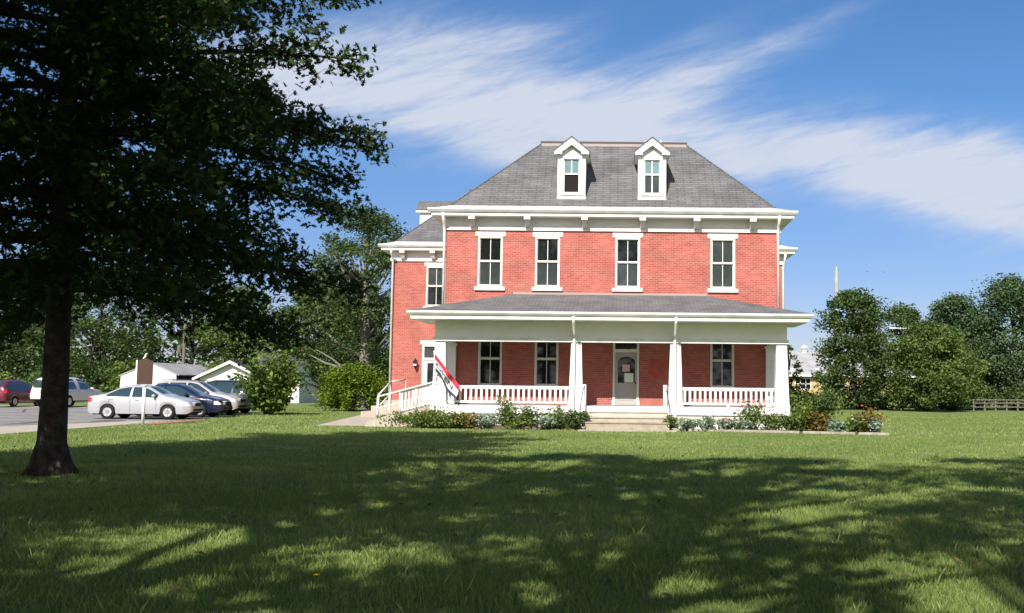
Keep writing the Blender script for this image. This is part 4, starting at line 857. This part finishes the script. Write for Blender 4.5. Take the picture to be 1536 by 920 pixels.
# ---- the big oak
def oak(name, label, x, y, Ht, R, base, seed, nl=74, per=1.0, leaf=.15, matn='oakleaf', tr0=.225, low=None):
    r = np.random.default_rng(seed); t = thing(name, label, 'tree', (x, y, 0)); tr = MB(); P = []; bl = MB()
    zs = [0, .10, .28, .6, 1.6, 3, 5, 7, 9, 11, Ht-1.2, Ht-.1]
    rs = [tr0*1.75, tr0*1.45, tr0*1.2, tr0*1.05, tr0*.93, tr0*.86, tr0*.74, tr0*.62, tr0*.48, tr0*.33, tr0*.14, .02]
    tp = [(.05*sin(z*.5), .05*cos(z*.7)-.05, z) for z in zs]; tr.tube(tp, rs, 14)
    for k in range(7):           # root flare
        a = k*2*pi/7+r.random()*.5; tr.tube([(tr0*.85*cos(a), tr0*.85*sin(a), .5), (tr0*1.25*cos(a), tr0*1.25*sin(a), .16), (tr0*(2.0+.4*r.random())*cos(a), tr0*2.1*sin(a), -.04)], [tr0*.30, tr0*.34, tr0*.12], 7)
    for i in range(nl):
        s = (i+.5)/nl; z = base+(Ht-1.0-base)*(s**.92); az = i*2.39996+.35*r.normal()
        L = R*(.85 if s < .13 else .93 if s < .22 else 1.0 if s < .40 else .95 if s < .52 else max(.12, 1-((s-.52)/.48)**1.25))*(1+.055*r.normal())
        el = -.10+.22*s/.4 if s < .4 else .12+.85*(s-.4)/.6
        p0 = Vector((0, 0, z)); d = Vector((cos(az)*cos(el), sin(az)*cos(el), sin(el))); pts = []
        for q in range(9):
            u = q/8; pts.append(p0+d*L*u+Vector((.10*r.normal()*u, .10*r.normal()*u, .35*u*(1-u)*L*.25-(.10 if s < .45 else .02)*L*u*u)))
        r0 = max(.012, .018+.012*L); tr.tube(pts, [max(.006, r0*(1-.85*q/8)) for q in range(9)], 6)
        nb = int(3.4*L)+3
        for k in range(nb):
            u = .16+.84*(k+r.random())/nb; j = min(7, int(u*8)); c = pts[j].lerp(pts[j+1], u*8-j)
            side = 1 if k % 2 else -1; a2 = az+side*(.55+.5*r.random()); ln_ = (.30+.34*L*(1-u)**.8*.8)*(.7+.6*r.random()); e2 = -.08+.36*r.normal()
            dd = Vector((cos(a2)*cos(e2), sin(a2)*cos(e2), sin(e2)))
            e_ = c+dd*ln_+Vector((0, 0, -.08*ln_)); bl.tube([c, c.lerp(e_, .5)+Vector((0, 0, .04)), e_], [.012, .008, .003], 4)
            m = max(6, int((15+38*ln_)*per)); q = r.random(m)**.75
            pp = np.array(c)[None]+q[:, None]*np.array(e_-c)[None]+np.clip(r.normal(size=(m, 3)), -1.7, 1.7)*np.array([.15, .15, .14])
            P.append(pp)
        m = int(26*per); P.append(np.array(pts[-1])[None]+np.clip(r.normal(size=(m, 3)), -1.7, 1.7)*.14)
    tr.build('trunk', 'bark', t, True); bl.build('twigs', 'bark', t)
    P = np.concatenate(P); leaves('crown', P, leaf, matn, t, OAK, .35, None, r)
    return t, P
oak('pin_oak', 'big pin oak with a straight dark trunk standing on the left lawn', -9.74, 17.4, 14.6, 5.38, 3.15, 101, nl=120, per=1.25, leaf=.145)
# trees of the same grove beside and behind the viewpoint: only their shade reaches into the picture
G3 = 'shade trees around the viewpoint'
tree('shade_tree', 'shade tree outside the frame left of the oak', -13.2, 5.6, 18.5, 5.2, 3.6, 'shadeleaf', 111, 21000, .34, 'round', group=G3, nclump=210)
tree('shade_tree', 'shade tree outside the frame at the near left', -5.6, .6, 20.0, 4.6, 6.5, 'shadeleaf', 112, 11500, .29, 'round', group=G3, nclump=100, tight=.72)
tree('shade_tree', 'shade tree outside the frame at the near right', 5.6, 1.4, 19.5, 4.8, 6.4, 'shadeleaf', 113, 12500, .28, 'round', group=G3, nclump=112, tight=.72)
tree('shade_tree', 'shade tree outside the frame far to the right', 12.6, 1.0, 18.5, 4.8, 5.0, 'shadeleaf', 114, 12000, .30, 'round', group=G3, nclump=100, tight=.75)
tree('shade_tree', 'shade tree outside the frame behind the viewpoint', -.5, -8.5, 19, 5.0, 6.0, 'shadeleaf', 115, 3600, .30, 'round', group=G3, nclump=34, tight=.7)

tree('shade_tree', 'shade tree outside the frame at the rear left', -11.5, -4.5, 19.5, 5.4, 5.0, 'shadeleaf', 116, 13000, .33, 'round', group=G3, nclump=92, tight=.72)
tree('shade_tree', 'shade tree outside the frame just behind the viewpoint', -2.4, -2.2, 22, 4.4, 8.0, 'shadeleaf', 117, 7600, .28, 'round', group=G3, nclump=72, tight=.72)
def woods(name, lb, pts, h, n, seed):
    r = np.random.default_rng(seed); P = []
    seg = [np.linalg.norm(np.array(pts[i+1])-np.array(pts[i])) for i in range(len(pts)-1)]; tot = sum(seg)
    for i in range(len(pts)-1):
        m = int(n*seg[i]/tot); u = r.random(m); a, b = np.array(pts[i]), np.array(pts[i+1]); q = a+(b-a)*u[:, None]+r.normal(size=(m, 2))*3
        d = u*seg[i]+i*37; top = h*(.72+.16*np.sin(d*.21+seed)+.12*np.sin(d*.53+1)+.08*np.sin(d*1.3)); P.append(np.column_stack([q, top*r.random(m)**.8]))
    P = np.concatenate(P); o = leaves(name, P, 1.3, 'leafA', None, DIAMOND, .3, None, r); tag(o, lb, 'woods', kind='stuff')
woods('distant_woods', 'far belt of dark woods closing the view beyond the lot', [(-190, 60), (-120, 118), (-40, 128), (-12, 130)], 11, 9000, 5)
woods('distant_woods', 'far belt of dark woods beyond the field at the right', [(44, 120), (110, 120), (190, 70)], 9, 5000, 6)
woods('distant_woods', 'belt of woods across the street behind the viewpoint', [(-130, -30), (-60, -62), (0, -68), (70, -62), (130, -20)], 17, 9000, 8)

# ------------------------------------------------------------------ flower beds
def mound(name, pts, zt, m):
    c = np.mean(np.array(pts), axis=0); mb = MB(); n = len(pts); vs = [(p[0], p[1], .012) for p in pts]+[(p[0]*.85+c[0]*.15, p[1]*.85+c[1]*.15, zt) for p in pts]
    mb.add(vs, [(i, (i+1) % n, (i+1) % n+n, i+n) for i in range(n)]+[tuple(range(n, 2*n))]); return struct(mb.build(name, m))
mound('flower_bed', [(-8.6, 38.9), (-5.0, 36.9), (-1.4, 36.9), (-1.2, 37.9), (-7.0, 37.95), (-8.3, 39.8)], .12, 'soil')
mound('flower_bed', [(2.1, 37.2), (9.5, 35.1), (9.9, 36.5), (6.9, 37.8), (2.2, 37.85)], .06, 'soil')
def stone(a, b, lb):
    a, b = Vector(a), Vector(b); d = (b-a); L = d.length; o = MB().box(0, L, -.08, .08, 0, .10).build('edging_stone', 'border', bevel=.02); o.location = (a.x, a.y, .0); o.rotation_euler = (0, 0, math.atan2(d.y, d.x)); tag(o, lb, 'edging stone', 'stones edging the right flower bed')
stone((2.1, 37.1, 0), (2.6, 36.95, 0), 'short pale edging block next to the porch steps'); stone((2.68, 36.9, 0), (6.55, 35.78, 0), 'long edging beam along the middle of the right bed')
stone((6.65, 35.74, 0), (8.4, 35.22, 0), 'mid length edging beam near the right end of the bed'); stone((8.5, 35.2, 0), (9.5, 34.9, 0), 'edging block lying at the far right end of the bed')
def plant(name, lb, x, y, wd, h, m, seed, n=420, leaf=.12, flower=None, nf=30, spiky=0.0, z=.08, group=None):
    r = np.random.default_rng(seed); t = thing(name, lb, 'plant', (x, y, z), 0, group)
    st = MB(); P = []; T = []
    ns = 9
    for k in range(ns):
        a = r.random()*2*pi; q = sqrt(r.random()); tip = Vector((wd*.5*q*cos(a), wd*.45*q*sin(a), h*(1-.45*q*q)*(.75+.35*r.random()))); T.append(tip); st.tube([(tip.x*.25, tip.y*.25, -.03), tip*.6, tip], [.012, .008, .004], 4)
        m_ = n//ns; u = r.random(m_)**(.6 if not spiky else .9); P.append(np.array(tip)[None]*u[:, None]*np.array([1, 1, 1])+r.normal(size=(m_, 3))*np.array([wd*.13, wd*.13, h*.07])*(1-.5*spiky))
    P = np.concatenate(P); P[:, 2] = np.abs(P[:, 2]); st.build('stem', 'leafB', t); leaves('foliage', P, leaf, m, t, DIAMOND, .3, None, r)
    if flower:
        idx = r.integers(0, ns, nf); F = np.array([list(T[i]) for i in idx])+r.normal(size=(nf, 3))*np.array([wd*.10, wd*.10, h*.06])+np.array([0, 0, h*.06]); leaves('flower', F, leaf*.85, flower, t, DIAMOND, 1.5, None, r)
    return t
GL = 'plants in the left flower bed'; GR = 'plants in the right flower bed'
Lp = [(-8.35, 38.9, 1.0, .5, 'leafB', None, 'low dark plant at the ramp end of the left bed'), (-7.6, 38.0, 1.3, .7, 'leafC', None, 'leafy plant at the foot of the ramp rail'), (-6.6, 37.2, 1.1, .85, 'leafC', 'petalw', 'tall yellow green plant before the corner column'),
      (-5.95, 37.2, .8, .6, 'leafC', 'petalw', 'yellow green plant right of the tallest one in the left bed'), (-5.35, 37.15, .8, .55, 'rust', None, 'rusty plant under the flag'), (-4.75, 37.1, .8, .5, 'sage', None, 'grey green plant right of the rusty one'), (-4.2, 37.3, .7, 1.25, 'leafB', 'petalr', 'tall thin red flowered plant before the balustrade'),
      (-3.75, 37.1, .9, .5, 'leafC', None, 'low green plant right of the tall red flowered one'), (-3.15, 37.25, .8, .95, 'leafA', 'petalr', 'dark rose bush left of centre in the left bed'), (-2.55, 37.1, .8, .5, 'sage', None, 'pale low plant between the two rose bushes'), (-2.2, 37.3, .7, .9, 'leafB', 'petalr', 'rose bush with pinkish tips near the second column'),
      (-1.75, 37.05, .8, .6, 'leafA', None, 'dark bush left of the steps'), (-1.42, 37.2, .6, .85, 'leafA', 'petalw', 'upright dark bush touching the steps'), (-7.1, 37.4, .9, .65, 'leafC', None, 'green plant left of the tall yellow green one')]
for i, (x, y, wd, h, m, fl_, lb) in enumerate(Lp): plant('bed_plant', lb, x, y, wd*1.45, h*.95, m, 200+i, 760 if h < .8 else 560, .11, fl_, 26, group=GL)
Rp = [(2.0, 37.35, .6, .42, 'leafC', None, 'dark green plant right of the steps'), (2.7, 37.0, .7, .42, 'sage', 'petalw', 'silvery plant with cream flowers at the left of the right bed'), (3.35, 36.9, .8, .45, 'sage', 'petalw', 'second silvery plant with cream flowers'), (4.0, 36.75, .8, .45, 'sage', 'petalp', 'silvery plant with pale pink flowers'),
      (4.55, 36.6, .6, .4, 'sage', 'petalw', 'light leaved plant before the pink flowered bush'), (5.0, 36.8, 1.0, 1.05, 'leafB', 'petalp', 'tall bush with pink flowers before the balustrade'), (5.75, 36.55, .9, .6, 'leafB', 'petalp', 'dark low bush right of the pink flowers'), (6.4, 36.5, .9, .55, 'leafB', None, 'dark low bush before the right column'),
      (6.9, 36.6, .9, 1.1, 'leafC', None, 'green bush right of the porch corner'), (7.5, 36.9, .9, 1.5, 'leafA', None, 'tall dark evergreen bush right of the porch'), (7.25, 36.3, .8, .75, 'rust', None, 'reddish bush before the dark evergreen'), (7.9, 36.0, .7, .4, 'sage', None, 'greyish plant right of the evergreen bush'), (8.5, 35.8, .7, .6, 'leafC', 'petalw', 'light green flowering plant near the end of the right bed'),
      (8.95, 35.75, .8, .9, 'rust', 'petalr', 'orange tipped bush at the end of the right bed'), (9.15, 35.4, .35, .5, 'sage', None, 'spiky pale iris at the end of the right bed'), (7.0, 39.5, 1.6, 1.5, 'leafC', None, 'bright shrub behind the right porch corner'), (8.2, 41.5, 1.8, 1.7, 'leafC', None, 'large green shrub beside the right house wall')]
for i, (x, y, wd, h, m, fl_, lb) in enumerate(Rp): plant('bed_plant', lb, x, y, wd*1.25, h, m, 230+i, 1500 if h > 1.3 else 700, .12, fl_, 60 if fl_ == 'petalp' and h > .9 else 40, group=GR)
tree('young_conifer', 'thin dark young conifer rising behind the right porch corner', 7.45, 43.0, 3.6, .6, .2, 'leafA', 270, 1800, .13, 'cone', nclump=50)

# ------------------------------------------------------------------ grass blades and a dandelion
def blades():
    out_v, out_t = [], []
    for (d0, d1, dens, hh, ww) in ((5.6, 10, 1700, .060, .0075), (10, 15, 1000, .060, .010), (15, 22, 480, .060, .015), (22, 34, 200, .055, .024), (34, 66, 55, .06, .045)):
        A = (d1-d0)*((d0+d1)/2)*1.14+4*(d1-d0); n = int(A*dens)
        y = d0+(d1-d0)*np.sqrt(rng.random(n)) if False else np.sqrt(d0*d0+(d1*d1-d0*d0)*rng.random(n))
        x = (-.655+1.10*rng.random(n))*y+rng.normal(size=n)*.6
        ok = ~((x < -18.3-.12*np.maximum(0, y-46)) & (y > 22)) & ~((x > -17.9) & (x < -17.3) & (y > 38) & (y < 44)) & ~((np.abs(x+10.3+.19*(y-38.6)) < 1.55) & (y > 38.4)) & ~((x > -11.6) & (x < 8.6) & (y > 49)) & ~((x > -9.4) & (x < 6.7) & (y > 37.9)) & ~((x > -1.5) & (x < 2.3) & (y > 36.2)) & ~((x > 2.2) & (x < 9.6) & (y > 37.1-.31*(x-2.1)) & (y < 37.9)) & ~((x < -1.3) & (x > -8.3) & (y > 36.9))
        x, y = x[ok], y[ok]; n = len(x)
        clump = np.sin(x*2.1+1.3*np.sin(y*1.7))*np.sin(y*2.3+1.1*np.sin(x*1.3))*.5+.5
        tall = rng.random(n) < .012
        h = hh*(.45+.75*rng.random(n))*(.65+.6*clump)*np.where(tall, 2.0, 1.0); a = rng.random(n)*2*pi; ln = .75*rng.random(n)*h; b = rng.random(n)*2*pi
        wx, wy = np.cos(a)*ww/2, np.sin(a)*ww/2
        lx, ly = np.cos(b)*ln, np.sin(b)*ln
        z0 = np.zeros(n)-.004
        v = np.stack([np.stack([x-wx, y-wy, z0], 1), np.stack([x+wx, y+wy, z0], 1), np.stack([x+lx*.45+wx*.6, y+ly*.45+wy*.6, h*.6], 1), np.stack([x+lx, y+ly, h], 1)], 1)
        out_v.append(v); big = np.sin(x*.55+2*np.sin(y*.31))*np.sin(y*.47+1.7*np.sin(x*.29)); med = np.sin(x*1.9+2.2*np.sin(y*1.1+x*.4))*np.sin(y*1.6+1.8*np.sin(x*.9))
        dryp = np.clip(med*1.4-.75+.5*big, 0, 1)
        out_t.append(np.clip(rng.random(n)*.42+.20*clump+.13*big+.10+.12*tall+.45*dryp*rng.random(n)+.5*(rng.random(n) < .035), 0, 1))
    v = np.concatenate(out_v); tt = np.concatenate(out_t)
    o = raw('grass', v, 4, [(0, 1, 2, 3)], 'bladeg', None, tt); tag(o, 'mown lawn grass blades covering the front lawn', 'grass', kind='stuff')
blades()
n = 420; yy = np.sqrt(36+(26*26-36)*rng.random(n)); P = np.column_stack([(-.62+1.04*rng.random(n))*yy, yy, .03+.03*rng.random(n)])
MT['fallen'] = leafmat('fallen_leaf', (.10, .075, .03), (.24, .19, .07), .1)
tag(leaves('fallen_leaves', P, .09, 'fallen', None, OAK, 1.6), 'few fallen leaves lying on the lawn', 'leaves', kind='stuff')
dd = thing('dandelion', 'single yellow dandelion in the near grass', 'flower', (-2.36, 8.05, 0))
MB().tube([(0, 0, 0), (.01, 0, .09)], .004, 5).build('stem', 'leafC', dd); m = MB()
for k in range(14):
    a = k*2*pi/14; m.add([(.01, 0, .092), (.01+.026*cos(a-.2), .026*sin(a-.2), .10), (.01+.032*cos(a), .032*sin(a), .098), (.01+.026*cos(a+.2), .026*sin(a+.2), .10)], [(0, 1, 2, 3)])
m.lathe([(0, .108), (.012, .104), (.014, .094)], (.01, 0, 0), 8); m.build('flower', 'yellow', dd)
